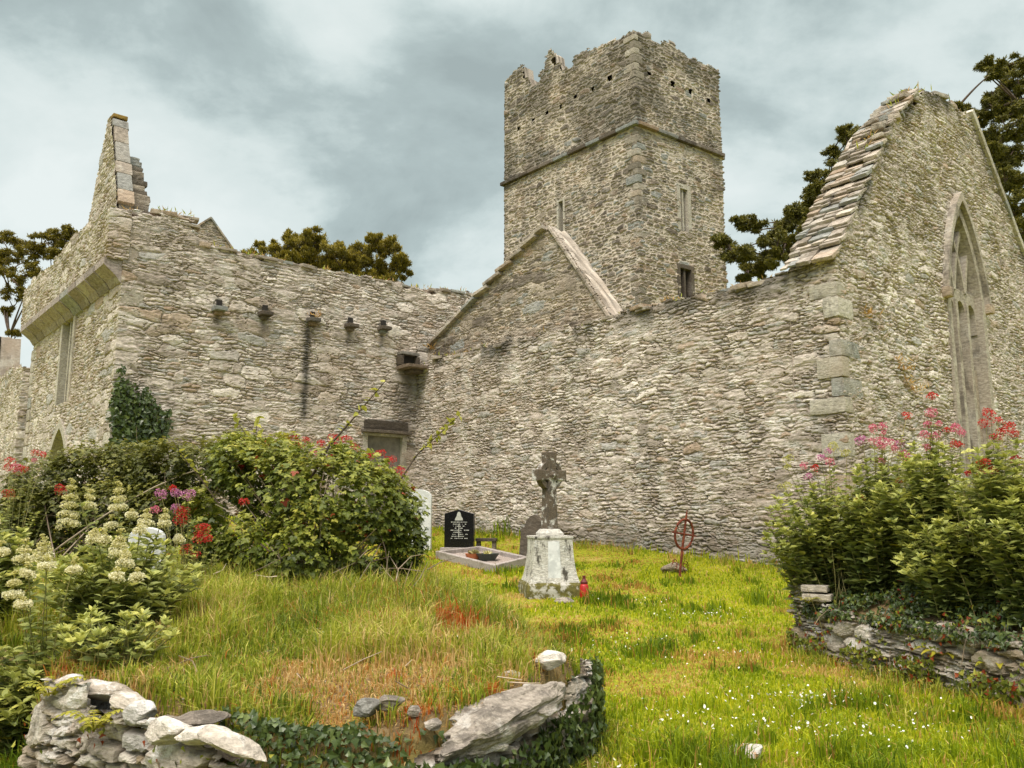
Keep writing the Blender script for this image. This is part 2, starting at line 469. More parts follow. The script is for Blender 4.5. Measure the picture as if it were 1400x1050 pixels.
# ------------------------------------------------------------------ the lie of the land
a = np.array([.652, -.758]); a /= np.linalg.norm(a)
b = np.array([-a[1], a[0]])
A0 = np.array([(566 - 700) / 1134 * 26, 26.])
def loc2(ta, tb):
    return A0 + ta * a + tb * b
def to_wall(ta, tb, z):
    p = loc2(ta, tb)
    return np.array([p[0], p[1], z])
MX = [-3.3, -2.9, -2.68, -1.92, -1.24, -.5, -.08, .29, .48, .7]
MY = [5.6, 5.15, 4.93, 4.56, 4.12, 4.22, 4.62, 5.45, 5.75, 6.2]
B0, BE, BN = np.array([3.2, 9.56]), unit(np.array([.89, -2.69])), None
BN = np.array([-BE[1], BE[0]])
def mound_mask(x, y):
    yf = np.interp(x, MX, MY)
    s = sst(.05, .22, y - yf)
    xr = np.interp(y, [5, 6, 8, 10, 12], [.55, .5, .05, -.55, -1.2])
    wd = .08 + np.clip(y - 5.6, 0, 5) * .22
    s = s * (1 - sst(-1, 1, (x - xr) / wd))
    s = s * np.where(y < 6.2, sst(-3.15, -2.85, x), 1.0)
    return s * (1 - sst(10.5, 13.5, y))
def bed_st(x, y):
    s = (x - B0[0]) * BN[0] + (y - B0[1]) * BN[1]
    t = (x - B0[0]) * BE[0] + (y - B0[1]) * BE[1]
    return s, t
def bed_mask(x, y):
    s, t = bed_st(x, y)
    return sst(.06, .2, s) * sst(.05, .2, t) * (1 - sst(3.2, 4.5, s)) * (1 - sst(7, 8, t))
def ground(x, y, fine=True):
    x = np.asarray(x, float); y = np.asarray(y, float)
    z = np.interp(y, [-80, 0, 5, 9.5, 14, 16, 18, 20, 23.6, 30, 60, 200], [-.3, 0, 0, .1, .27, .42, .58, .72, .97, 1.2, 1.6, 2])
    z = z + .13 * np.clip(-x - 2, 0, 6) * sst(6.5, 12, y)
    wq = -((x - A0[0]) * b[0] + (y - A0[1]) * b[1]); ta = (x - A0[0]) * a[0] + (y - A0[1]) * a[1]
    z = z + .2 * np.exp(-np.clip(wq, 0, 9) / .7) * (1 - sst(14.5, 16, ta)) * sst(-2, 1, ta)
    z = z + .05 * (fbm(x * .8, y * .8, 5) - .5) + .03 * (fbm(x * 3, y * 3, 6) - .5)
    m = mound_mask(x, y)
    zt = .60 + .032 * (y - 5) + .09 * (fbm(x * 1.7, y * 1.7, 9) - .5) - .10 * np.exp(-((x + .95) / .3) ** 2 - ((y - 4.5) / .5) ** 2)
    z = np.where(zt > z, z + (zt - z) * m, z)
    s, t = bed_st(x, y)
    zb = .56 + .50 * sst(.02, 1.0, s) + .06 * (fbm(x * 2, y * 2, 3) - .5)
    z = np.where(zb > z, z + (zb - z) * bed_mask(x, y), z)
    return z
def gp(x, y):
    return np.array([x, y, float(ground(x, y))])

def axis(lo, f0, f1, hi, step, gr=1.14):
    mid = np.arange(f0, f1, step)
    r, q, s_ = [], f1, step
    while q < hi: r.append(q); s_ *= gr; q += s_
    r.append(hi)
    l, q, s_ = [], f0 - step, step
    while q > lo: l.append(q); s_ *= gr; q -= s_
    l.append(lo)
    return np.array(l[::-1] + list(mid) + r)
gx, gy = axis(-500, -5.5, 6.5, 500, .05), axis(-60, 3.5, 12, 900, .05)
X, Y = np.meshgrid(gx, gy)
Z = ground(X, Y)
nx, ny = len(gx), len(gy)
soil = np.maximum(mound_mask(X, Y) * sst(.35, .65, fbm(X * .9, Y * .9, 21) + .35 * sst(7.5, 5, Y)), bed_mask(X, Y))
i0 = (np.arange(ny - 1)[:, None] * nx + np.arange(nx - 1)[None, :]).ravel()
mb = MB()
at_ = np.zeros((nx * ny, 4)); at_[:, 1] = 1; at_[:, 2] = soil.ravel()
mb.add(np.stack([X, Y, Z], -1).reshape(-1, 3), np.stack([i0, i0 + 1, i0 + nx + 1, i0 + nx], -1), at_)
tag(mb.build('ground', M_GROUND, None, np.zeros(3), True), kind='structure')

# ------------------------------------------------------------------ masonry
def vor(u, v, sx, sy, seed, jit=.75, p=3.0):
    iv = np.floor(v / sy).astype(np.int64)
    F1 = np.full(u.shape, 9.); F2 = np.full(u.shape, 9.)
    ID = np.zeros(u.shape); ID2 = np.zeros(u.shape); UC = np.zeros(u.shape); VC = np.zeros(u.shape); vert = np.zeros(u.shape, bool)
    for dr in (-1, 0, 1):
        r = iv + dr
        off = hsh(r, 7, seed) * 3.7
        x = u / sx + off
        ix = np.floor(x).astype(np.int64)
        for k in (-1, 0, 1):
            c = ix + k
            cx = c + .5 + jit * (hsh(c, r, seed + 1) - .5); cy = r + .5 + jit * .8 * (hsh(c, r, seed + 2) - .5)
            wt = .8 + .45 * hsh(c, r, seed + 3)
            dx, dy = np.abs(x - cx), np.abs(v / sy - cy)
            d = (dx ** p + dy ** p) ** (1 / p) / wt
            n_ = d < F1
            F2 = np.where(n_, F1, np.minimum(F2, d)); F1 = np.where(n_, d, F1)
            ID = np.where(n_, hsh(c, r, seed + 4), ID); ID2 = np.where(n_, hsh(c, r, seed + 5), ID2)
            UC = np.where(n_, (cx - off) * sx, UC); VC = np.where(n_, cy * sy, VC); vert = np.where(n_, dx > dy, vert)
    return (F2 - F1) * np.where(vert, sx, sy) * .5, ID, ID2, UC, VC
def masonry(u, v, st, seed):
    """height field and per-stone values of a rubble wall"""
    uw = u + .16 * (fbm(u * 2.6, v * 4.2, seed + 50, 3) - .5) * st.get('warp', 1)
    vw = v + (.16 * (fbm(u * 1.2, v * 1.6, seed + 60, 3) - .5) + .075 * (fbm(u * 4.5, v * 4.5, seed + 61, 2) - .5)) * st.get('warp', 1)
    D, I, J, UC, VC = vor(uw, vw, st['sx'], st['sy'], seed)
    Db, Ib, Jb, Ub, Vb = vor(uw, vw, st['bx'], st['by'], seed + 100)
    Ds, Is, Js, Us, Vs = vor(uw, vw, st['tx'], st['ty'], seed + 200)
    big, thin = Jb < st['pb'] + (st['pbu'](u) if 'pbu' in st else 0), Jb > 1 - st['pt']
    def sel(q, qb, qs): return np.where(big, qb, np.where(thin, qs, q))
    D = np.minimum(sel(D, Db, Ds), np.where(big | thin, Db, 9)); I = sel(I, Ib, Is)
    J2 = sel(J, hsh(np.floor(Ib * 9999), 3, seed), Js); UC = sel(UC, Ub, Us); VC = sel(VC, Vb, Vs)
    wj = np.minimum(st['joint'], sel(np.full(u.shape, .24 * st['sy']), np.full(u.shape, .5), np.full(u.shape, .24 * st['ty']))) * (.55 + .9 * fbm(u * 1.5, v * 1.5, seed + 70, 2))
    filled = sst(st.get('f0', .46), st.get('f0', .46) + .13, fbm(u * 2.3, v * 2.9, seed + 71, 3)) * st.get('fill', .75)      # joints packed flush with mortar here and there
    m0 = sst(.15 * wj, wj, D)
    m = np.maximum(m0, filled)
    tilt = (hsh(np.floor(I * 99999), 1, seed) - .3) * st.get('tilt', .35)
    dsp = (I - .35) * st['amp'] - (vw - VC) * tilt + .015 * np.minimum(D, .06) / .06
    dsp = dsp + .046 * (fbm(u * 6, v * 15, seed + 80, 4) - .5) * st.get('rough', 1)
    dsp = np.where(m > 0, dsp * m, 0) - st['depth'] * (1 - m) * sel(np.full(u.shape, .8), np.full(u.shape, 1.), np.full(u.shape, .5))
    ck = np.abs(fbm(u * 2.6 + 3, v * 10, seed + 97, 3) - .5)
    ck = (1 - sst(.006, .028, ck)) * sst(.40, .58, fbm(u * 1.7, v * 2.2, seed + 98, 2)) * st.get('crack', 1.0)     # splits running along the bedding
    dsp = dsp - .035 * ck
    dsp = dsp + .10 * (fbm(u * .45, v * .45, seed + 90, 3) - .5)
    tone = np.clip(hsh(np.floor(I * 99999), 5, seed) * .8 + .1 + .3 * (fbm(u * .7, v * .9, seed + 95, 3) - .5) + .5 * (fbm(u * .28, v * .45, seed + 99, 3) - .5), 0, 1)
    tone = np.clip(tone + .30 * (fbm(u * 9, v * 14, seed + 96, 3) - .5), 0, 1)
    return dsp, tone, np.maximum(m0, st.get('fc', .8) * filled) * (1 - .75 * ck), J2, UC, VC

ST_WALL = dict(sx=.25, sy=.088, bx=.44, by=.175, tx=.20, ty=.058, pb=.16, pt=.24, joint=.016, amp=.019, depth=.042, tilt=.24, rough=.8, fill=.9, f0=.41)
ST_LEFT = dict(sx=.31, sy=.10, bx=.74, by=.30, tx=.30, ty=.074, pb=.20, pt=.2, joint=.016, amp=.018, depth=.036, tilt=.18, rough=.75, fill=.92, f0=.40)
ST_TOWER = dict(sx=.36, sy=.165, bx=.55, by=.28, tx=.34, ty=.10, pb=.2, pt=.25, joint=.045, amp=.045, depth=.025, tilt=.15, fill=.15, fc=.2, crack=.3)
ST_FORE = dict(sx=.20, sy=.085, bx=.30, by=.17, tx=.16, ty=.04, pb=.35, pt=.2, joint=.020, amp=.06, depth=.04, tilt=.3, rough=.9, warp=.6, fill=.5, crack=.5)

class Wall:
    def __init__(s, pts, zb, top, zt, du, dv, st, seed, openings=(), stain_shade=None, exact=False, dus=None):
        s.pts = [np.asarray(p, float) for p in pts]
        s.seg = [q - p for p, q in zip(s.pts[:-1], s.pts[1:])]
        s.len = [np.linalg.norm(q) for q in s.seg]
        s.cum = np.concatenate([[0], np.cumsum(s.len)])
        s.dir = [q / l for q, l in zip(s.seg, s.len)]
        s.nrm = [np.array([d[1], -d[0]]) for d in s.dir]
        s.zb, s.top, s.zt = zb, top, zt
        us, ps, ns = [], [], []
        for k, L in enumerate(s.len):
            d_ = dus[k] if dus else du
            n = max(2, int(round(L / d_)))
            for i in range(n + (k == len(s.len) - 1)):
                t = i / n
                us.append(s.cum[k] + t * L); ps.append(s.pts[k] + t * s.seg[k])
                nn = s.nrm[k]
                if i == 0 and k > 0:
                    nn = s.nrm[k - 1] + s.nrm[k]; nn = nn / (1 + s.nrm[k - 1] @ s.nrm[k])
                ns.append(nn)
        us, ps, ns = np.array(us), np.array(ps), np.array(ns)
        vs = np.arange(zb, zt + dv, dv)
        U, V = np.meshgrid(us, vs)
        d, tone, m, J, UC, VC = masonry(U, V, st, seed)
        nv, nu = U.shape
        P = np.empty((nv, nu, 3))
        P[..., 0] = ps[:, 0] + ns[:, 0] * d; P[..., 1] = ps[:, 1] + ns[:, 1] * d; P[..., 2] = V
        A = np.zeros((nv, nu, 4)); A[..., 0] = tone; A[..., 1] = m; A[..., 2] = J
        if stain_shade is not None: A[..., 3] = stain_shade(U, V)
        uf = (U[:-1, :-1] + U[1:, 1:]) / 2; vf = (V[:-1, :-1] + V[1:, 1:]) / 2
        keep = VC[:-1, :-1] <= top(np.clip(UC[:-1, :-1], s.cum[0], s.cum[-1]))
        if callable(exact): keep = np.where(exact(uf), vf <= top(uf) + .03, keep)
        elif exact: keep = vf <= top(uf)
        for o in openings: keep &= ~o(uf, vf)
        s.P, s.A, s.keep, s.uf = P, A, keep, uf
        s.nu = nu
    def build(s, name, mat, parent, u0=-1e9, u1=1e9):
        k = s.keep & (s.uf >= u0) & (s.uf < u1)
        ii, jj = np.nonzero(k)
        i0 = ii * s.nu + jj
        Q = np.stack([i0, i0 + 1, i0 + s.nu + 1, i0 + s.nu], -1)
        used, inv = np.unique(Q, return_inverse=True)
        mb = MB()
        mb.add(s.P.reshape(-1, 3)[used], inv.reshape(-1, 4), s.A.reshape(-1, 4)[used])
        return mb.build(name, mat, parent)
    def pt(s, u, z, off=0.0):
        u = np.atleast_1d(np.asarray(u, float)); out = []
        for q, zz_ in zip(u, np.broadcast_to(z, u.shape)):
            k = int(np.clip(np.searchsorted(s.cum, q, 'right') - 1, 0, len(s.len) - 1))
            p = s.pts[k] + (q - s.cum[k]) * s.dir[k] + s.nrm[k] * off
            out.append([p[0], p[1], zz_])
        return np.array(out)
    def core(s, parent, mat, thick, u0, u1, drop=.12, step=.2, name='wall_core', front=-.1, back=True):
        """the wall's broken top and its far side"""
        n = max(2, int((u1 - u0) / step)); us = np.linspace(u0, u1, n + 1)
        tp = s.top(us) - drop + .08 * (vn(us * 5, us * 0, 4) - .5)
        k = 5; rows = []
        for i in range(k + 1):
            off = front - (thick + front) * i / k
            rows.append(s.pt(us, tp + .12 * (vn(us * 6, us * 0 + i * 3.3, 8) - .5) * (0 < i < k), off))
        rows.append(s.pt(us, s.zb, -thick))
        R = np.array(rows); m = n + 1
        i0 = (np.arange(len(rows) - (1 if back else 2))[:, None] * m + np.arange(n)[None, :]).ravel()
        mb = MB()
        at_ = np.zeros((R.shape[0] * m, 4)); at_[:, 0] = .1 + .4 * hsh(np.arange(R.shape[0] * m), 3, 1); at_[:, 1] = hsh(np.arange(R.shape[0] * m), 5, 2); at_[:, 2] = .5
        mb.add(R.reshape(-1, 3), np.stack([i0, i0 + 1, i0 + m + 1, i0 + m], -1), at_)
        for e in (0, n):          # ends
            mb.add(np.stack([R[0, e], R[-2, e], R[-1, e], s.pt([us[e]], s.zb, front)[0]]), np.array([[0, 1, 2, 3]]), (.35, .5, .5, .15))
        return mb.build(name, mat, parent)

def plan_poly(W, uv, d0, d1, mb, att=None):
    """extrude a polygon given in wall coordinates from depth d0 to d1"""
    uv = np.asarray(uv, float); n = len(uv)
    Pa = W.pt(uv[:, 0], uv[:, 1], d0); Pb = W.pt(uv[:, 0], uv[:, 1], d1)
    i = np.arange(n); j = (i + 1) % n
    mb.add(np.concatenate([Pa, Pb]), np.stack([i, j, j + n, i + n], -1), att)
    base = mb.n - 2 * n
    for q in (np.arange(n) + n, np.arange(n)[::-1]):
        mb.L.append(q + base); mb.S.append(np.array([mb.nl])); mb.nl += n
def ring(W, outer, inner, d0, d1, mb, att=None, closed=True):
    o, i_ = np.asarray(outer, float), np.asarray(inner, float); n = len(o)
    R = np.concatenate([W.pt(q[:, 0], q[:, 1], d) for q, d in ((o, d0), (o, d1), (i_, d1), (i_, d0))])
    k = np.arange(n if closed else n - 1); k2 = (k + 1) % n
    Q = np.concatenate([np.stack([k + r * n, k2 + r * n, k2 + (r + 1) % 4 * n, k + (r + 1) % 4 * n], -1) for r in range(4)])
    mb.add(R, Q, att)
def arch(u0, u1, vb, vs, apex, n=9):
    """pointed arch outline from the foot of one jamb over the apex to the other"""
    uc = (u0 + u1) / 2; out = [(u0, vb)]
    for t in np.linspace(0, 1, n):
        th = t * math.pi / 2
        out.append((u0 + (uc - u0) * (.45 * (1 - math.cos(th)) + .55 * t), vs + (apex - vs) * (.45 * math.sin(th) + .55 * t)))
    R = [(2 * uc - p, q) for p, q in out[:-1]][::-1]
    return np.array(out + R)
def ptop(pairs):
    xs, ys = zip(*pairs)
    return lambda u: np.interp(u, xs, ys)
def rect_hole(u0, u1, v0, v1):
    return lambda u, v: (u > u0) & (u < u1) & (v > v0) & (v < v1)
def poly_hole(poly):
    P = np.asarray(poly, float)
    def f_(u, v):
        c = np.zeros(u.shape, bool); j = len(P) - 1
        for i in range(len(P)):
            (xi, yi), (xj, yj) = P[i], P[j]
            if yi != yj:
                c ^= ((yi > v) != (yj > v)) & (u < (xj - xi) * (v - yi) / (yj - yi) + xi)
            j = i
        return c
    return f_
def course(W, u0, u1, z, hh, d0, d1, mb, rng, lens=(.5, 1.0)):
    """a row of long stones running along a wall"""
    u = u0
    while u < u1 - .02:
        L = min(rng.uniform(*lens), u1 - u)
        c = W.pt([u + L / 2], z + hh / 2 + rng.uniform(-.01, .01), (d0 + d1) / 2)[0]
        k = int(np.clip(np.searchsorted(W.cum, u + L / 2, 'right') - 1, 0, len(W.len) - 1))
        ax = np.array([[*W.dir[k], 0], [*W.nrm[k], 0], [0, 0, 1]])
        block(mb, c, ax, (L / 2 - .006, (d1 - d0) / 2 + rng.uniform(-.015, .015), hh / 2), rng, .05, 4, .15)
        u += L
def quoins(W, ucorner, z0, z1, mat, parent, rng, hr=(.28, .5), long_=(.45, .75), short=(.22, .34), proud=.022, gapp=.38):
    """big dressed stones alternating round a corner"""
    k = int(np.searchsorted(W.cum, ucorner - .01, 'right') - 1)
    d1, d2, n1_, n2_ = W.dir[k], W.dir[k + 1], W.nrm[k], W.nrm[k + 1]
    C = W.pts[k + 1]; z = z0; fl = False
    while z < z1 - .1:
        hh = min(rng.uniform(*hr), z1 - z)
        A_, B_ = (rng.uniform(*long_), rng.uniform(*short)) if fl else (rng.uniform(*short), rng.uniform(*long_))
        pr = proud + rng.uniform(-.012, .015)
        cc = C + n1_ * pr + n2_ * pr          # not exactly the miter but square corners here
        c = cc - d1 * (A_ + pr) / 2 + d2 * (B_ + pr) / 2
        ax = np.array([[*d1, 0], [*d2, 0], [0, 0, 1]])
        if rng.random() > gapp:
            mb = MB(); block(mb, [c[0], c[1], z + hh / 2], ax, ((A_ + pr) / 2, (B_ + pr) / 2, hh / 2 - .008), rng, .035, 5, .07); mb.build('quoin', mat, parent)
        z += hh; fl = not fl

rng = np.random.default_rng(7)
def ragged(f_, amp, seed, fr=1.6):
    return lambda u: f_(u) + amp * (fbm(np.asarray(u) * fr, np.asarray(u) * 0, seed, 3) - .5)

# ------------------------------------------------------------------ the long range with its great gable
LR = 14.25
T_R = thing('gabled_range', 'long grey rubble range with a tall broken gable and a three-light pointed window', 'ruined building', to_wall(10, 0, .6))
GZ = 6.45
gab = ptop([(-1, GZ), (LR - 1.02, GZ), (LR - 1.0, 6.5), (LR, 6.55), (LR + 3.0, 10.25), (LR + 4.2, 11.3), (LR + 5.1, 11.85), (LR + 5.9, 12.0), (LR + 7.6, 12.05), (LR + 8.1, 11.9), (LR + 10.9, 8.9), (LR + 13, 6.6)])
wtop = ragged(gab, .30, 3, 2.2)
UW = LR + 6.3                          # window axis
w_out = arch(UW - 1.06, UW + 1.06, 1.2, 7.0, 9.08)
def stain_shadeR(U, V):
    s_ = .85 * sst(.38, .62, fbm(U * 1.6, V * .35, 41)) * sst(.7, .0, wtop(U) - V)
    s_ = np.maximum(s_, .6 * np.exp(-(U / .5) ** 2) * sst(.35, .6, fbm(U * 3, V * .6, 43)) * sst(3.5, 6.2, V))
    s_ = np.maximum(s_, .5 * sst(1.5, .85, V - .25 * fbm(U * 1.5, U * 0, 45)) * (U < LR))      # contact shade painted into the colour along the wall foot
    return np.clip(np.maximum(s_, .45 * sst(.52, .7, fbm(U * .5, V * 1.4, 44)) * sst(2.4, .6, V)), 0, 1)
R_ = Wall([loc2(0, 0), loc2(LR, 0), loc2(LR, 13)], .2, wtop, 12.6, .032, .018, ST_WALL, 11, [poly_hole(w_out)], stain_shadeR, exact=lambda u: (u > LR) & (u < LR + 4.2))
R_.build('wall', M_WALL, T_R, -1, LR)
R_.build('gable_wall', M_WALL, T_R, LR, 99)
R_.core(T_R, M_WALL, .8, 0, LR - 1.0)
quoins(R_, LR, .6, 6.45, M_DRESS, T_R, rng)
# gable body behind the face: far side and the broken head
mb = MB()
us = np.linspace(LR, LR + 13, 200)
for off, fl in ((-1.02, 0),):
    zt_ = wtop(us) - .1
    Pt = R_.pt(us, zt_, off); Pb = R_.pt(us, .2, off)
    n = len(us); V = np.concatenate([Pt, Pb]); i = np.arange(n - 1)
    mb.add(V, np.stack([i, i + 1, i + 1 + n, i + n], -1))
Pf, Pk = R_.pt(us, wtop(us) - .05, -.03), R_.pt(us, wtop(us) - .1, -1.02)
mb.add(np.concatenate([Pf, Pk]), np.stack([i, i + 1, i + 1 + n, i + n], -1))
mb.build('gable_back', M_WALL, T_R)
# stepped stones laid up the gable slope, each course a little further back
mb = MB()
dirn = np.array([*b, 0]); dn = np.array([*a, 0]); upz = np.array([0, 0, 1.])
s_len = math.hypot(3.0, 3.7); sl = unit(np.array([3.0, 3.7]))
along = dirn * sl[0] + upz * sl[1]; outw = -dirn * sl[1] + upz * sl[0]
pos = 0.0; z_ = 0
while pos < s_len + 2.0:
    st_ = rng.uniform(.13, .23)
    if pos < s_len:
        q = R_.pt([LR], 6.55, 0)[0] + along * pos
    else:
        e = (pos - s_len); q = R_.pt([LR], 6.55, 0)[0] + along * s_len + (dirn * .76 + upz * .65) * e
    wdt = 1.08 - .25 * max(0, pos - 2.5) / 3.0
    xx = rng.uniform(-.01, .05)
    while xx < wdt:
        L = min(rng.uniform(.18, .46), wdt - xx + .05)
        tl = rng.uniform(-.10, .10) + .30
        al = along * math.cos(tl) - outw * math.sin(tl); ou = outw * math.cos(tl) + along * math.sin(tl)
        c = q - dn * (xx + L / 2 - .06) + outw * rng.uniform(-.01, .07) + along * rng.uniform(-.03, .03)
        block(mb, c, np.array([-dn, al, ou]), (L / 2 - .008, st_ * .85, rng.uniform(.02, .05)), rng, .2, 5, .2)
        xx += L
    pos += st_
mb.build('coping', M_SLAB, T_R)
mb = MB()
for k in range(34):                     # loose stones and stubs on the gable's head and along the wall top
    u = rng.uniform(LR + 2.6, LR + 8.3); z = float(wtop(u))
    mb = MB(); block(mb, R_.pt([u], z - .02, rng.uniform(-.7, -.1))[0], np.array([[*b, 0], [*a, 0], [0, 0, 1]]) @ rotz(rng.uniform(-.3, .3)), (rng.uniform(.12, .28), rng.uniform(.1, .2), rng.uniform(.04, .09)), rng, .1); mb.build('top_stone', M_SLAB, T_R)
for k in range(62):
    u = rng.uniform(.3, LR - 1.1); z = float(wtop(u))
    mb = MB(); block(mb, R_.pt([u], z - .04, rng.uniform(-.6, -.06))[0], np.array([[*a, 0], [*b, 0], [0, 0, 1]]) @ rotz(rng.uniform(-.25, .25)), (rng.uniform(.12, .3), rng.uniform(.09, .2), rng.uniform(.025, .06)), rng, .1); mb.build('top_stone', M_SLAB, T_R)
# right-hand edge of the gable: thin dressed coping
mb = MB()
for t in np.arange(0, 6.6, .55):
    u = LR + 8.0 + t * .68; z = 12.0 - t * .735
    d_ = unit(np.array([.68, -.735]))
    al = dirn * d_[0] + upz * d_[1]; ou = dirn * (-d_[1]) + upz * d_[0]
    block(mb, R_.pt([u], z + .0, -.42)[0], np.array([al, dn, ou]), (.275, .5, .09), rng, .06)
mb.build('verge_stones', M_DRESS, T_R)
# window
win = None
mb = MB()
inner = arch(UW - .95, UW + .95, 1.2, 7.0, 8.92)
ring(R_, arch(UW - 1.15, UW + 1.15, 1.2, 7.0, 9.2), inner, -.55, .04, mb, closed=False)
win = mb.build('window', M_WIN, T_R)
mb = MB()
hi_ = arch(UW - 1.17, UW + 1.17, 6.75, 7.02, 9.26); ho_ = arch(UW - 1.28, UW + 1.28, 6.75, 7.02, 9.5)
ring(R_, ho_, hi_, -.05, .15, mb, closed=False)
for sg in (-1, 1):
    block(mb, R_.pt([UW + sg * 1.25], 6.72, .06)[0], np.array([dirn, dn, upz]), (.13, .13, .12), rng, .05)
mb.build('hood_mould', M_WIN, win)
for sg in (-.32, .32):
    mb = MB(); plan_poly(R_, [(UW + sg - .085, 1.2), (UW + sg + .085, 1.2), (UW + sg + .07, 6.75), (UW + sg - .07, 6.75)], -.32, -.08, mb)
    mb.build('mullion', M_WIN, win)
mb = MB()
def barc(pts, hw, d0=-.32, d1=-.09):
    P = np.array(pts, float); T = unit(np.gradient(P, axis=0)); N_ = np.stack([-T[:, 1], T[:, 0]], -1)
    ring(R_, P + N_ * hw, P - N_ * hw, d0, d1, mb, closed=False)
oa = arch(UW - .95, UW + .95, 7.0, 7.0, 8.92, 14)
half = oa[1:16]
for sg in (1, -1):
    for sh in (.63, 1.27):
        P = np.array([(UW + sg * (p - UW) + sg * sh, q) for p, q in half])
        lim = np.array([np.interp(q, [7.0, 8.0, 8.6, 8.92], [.95, .78, .4, .0]) for _, q in P])
        k = np.abs(P[:, 0] - UW) < lim + .03
        if k.sum() > 2: barc(P[k], .05, -.32 + .004 * sg * sh, -.09 + .004 * sg * sh)
# cusped heads of the three lights
for c_ in (-.635, 0, .635):
    hw = .27
    th = np.linspace(0, np.pi, 13)
    ou = np.array([(UW + c_ - hw - .06, 6.05)] + [(UW + c_ - (hw + .06) * 1.0, 6.62)] * 1 + [(UW + c_ + x, 7.05) for x in np.linspace(-hw - .06, hw + .06, 11)] + [(UW + c_ + hw + .06, 6.05)])
    inn = np.array([(UW + c_ - hw, 6.05)] + [(UW + c_ - hw * math.cos(t), 6.35 + .42 * math.sin(t) ** .9) for t in np.linspace(0, np.pi, 12)] + [(UW + c_ + hw, 6.05)])
    ring(R_, ou, inn, -.28, -.12, mb, closed=False)
mb.build('tracery', M_WIN, win)
mb = MB(); plan_poly(R_, arch(UW - .94, UW + .94, 1.2, 7.0, 8.9), -.62, -.50, mb); mb.build('infill', M_PANEL, win)
mb = MB(); plan_poly(R_, [(UW + .62, 1.2), (UW + .9, 1.2), (UW + .9, 5.15), (UW + .62, 5.15)], -.42, -.2, mb); mb.build('blocking_slab', M_SLAB, win)

# ------------------------------------------------------------------ the middle gable against the tower
T_M = thing('roofless_gable', 'low rubble gable with slated coping standing between west range and tower', 'ruined gable', to_wall(4, .45, 6.0))
mtop = ptop([(0, 6.95), (5.55, 9.55), (5.85, 9.6), (7.95, 6.75), (8.4, 6.3)])
Mg = Wall([loc2(0, .45), loc2(8.5, .45)], 5.2, ragged(mtop, .06, 4), 9.8, .04, .024, ST_LEFT, 31, exact=True)
Mg.build('wall', M_TOWER, T_M)
Mg.core(T_M, M_TOWER, .7, 0, 8.4, drop=.05)
mb = MB(); sl = unit(np.array([5.7, 2.65])); al = np.array([*a, 0]) * sl[0] + upz * sl[1]; ou = -np.array([*a, 0]) * sl[1] + upz * sl[0]
pos = .1
while pos < 5.95:
    L = min(rng.uniform(.36, .75), 6.15 - pos)
    tl = rng.uniform(.14, .28) if pos > 2.7 else .02
    al2 = al * math.cos(tl) - ou * math.sin(tl); ou2 = ou * math.cos(tl) + al * math.sin(tl)
    c = Mg.pt([0], 6.98, -.2)[0] + al * (pos + L / 2)
    block(mb, c + ou * .02, np.array([al2, np.array([*b, 0]), ou2]), (L / 2 + (.07 if pos > 2.7 else -.01), .38, .05), rng, .12)
    pos += L
sl2 = unit(np.array([2.1, -2.85])); al = np.array([*a, 0]) * sl2[0] + upz * sl2[1]; ou = np.array([*a, 0]) * (-sl2[1]) + upz * sl2[0]
pos = 0.0
while pos < 3.5:
    L = rng.uniform(.3, .55)
    block(mb, Mg.pt([5.8], 9.58, -.08)[0] + al * (pos + L / 2) - ou * .01, np.array([al, np.array([*b, 0]), ou]), (L / 2 - .01, .16, .04), rng, .12)
    pos += L
mb.build('coping', M_SLAB, T_M)
# ------------------------------------------------------------------ tower
T_T = thing('square_tower', 'tall square rubble tower with broken battlements and a drip course', 'tower', to_wall(-4, 15, 1))
zst = 18.6
def onz(x, y, z):
    d = ray(x, y); return (d * ((z - H) / d[2]))[:2]
c_mid = onz(870, 169, zst); c_left = onz(689.5, 252, zst); c_right = onz(987.5, 214, zst)
c_back = c_left + c_right - c_mid
L1, L2 = np.linalg.norm(c_mid - c_left), np.linalg.norm(c_right - c_mid)
zt0 = 23.25
def at_u(px, py):      # tower-face coordinate of a pixel on the left face
    d = ray(px, py); n = np.array([-(c_mid - c_left)[1], (c_mid - c_left)[0]]); s_ = (c_left @ n) / (d[:2] @ n)
    p = d * s_; return float((p[:2] - c_left) @ unit(c_mid - c_left)), float(p[2] + H)
def at_u2(px, py):
    d = ray(px, py); n = np.array([-(c_right - c_mid)[1], (c_right - c_mid)[0]]); s_ = (c_mid @ n) / (d[:2] @ n)
    p = d * s_; return L1 + float((p[:2] - c_mid) @ unit(c_right - c_mid)), float(p[2] + H)
tp = [at_u(691, 109), at_u(714.5, 88), at_u(715.5, 107), at_u(722, 103), at_u(723.5, 119), at_u(735.5, 112), at_u(737, 100), at_u(743, 96), at_u(743.5, 79), at_u(754, 67.5),
      at_u(758, 71), at_u(758.8, 88), at_u(766, 84), at_u(767, 97), at_u(781, 91), at_u(782, 77), at_u(800, 69), at_u(806, 70), at_u(830, 58), at_u(850, 49), at_u(864, 41),
      at_u2(870, 43), at_u2(881, 48), at_u2(883, 42), at_u2(889, 44), at_u2(891, 53), at_u2(908, 58), at_u2(914, 55), at_u2(922, 62), at_u2(938, 76), at_u2(955, 84), at_u2(980, 96)]
tp = [(u, z) for u, z in tp]
tp[-1] = (L1 + L2, tp[-1][1])
tp = sorted(tp) + [(L1 + L2 + .2, zt0), (2 * L1 + L2, zt0), (2 * L1 + 2 * L2, zt0)]
ttop = ptop([(-1, tp[0][1])] + tp)
print('tower top', [(round(u, 2), round(z, 2)) for u, z in tp], L1, L2)
holes = []
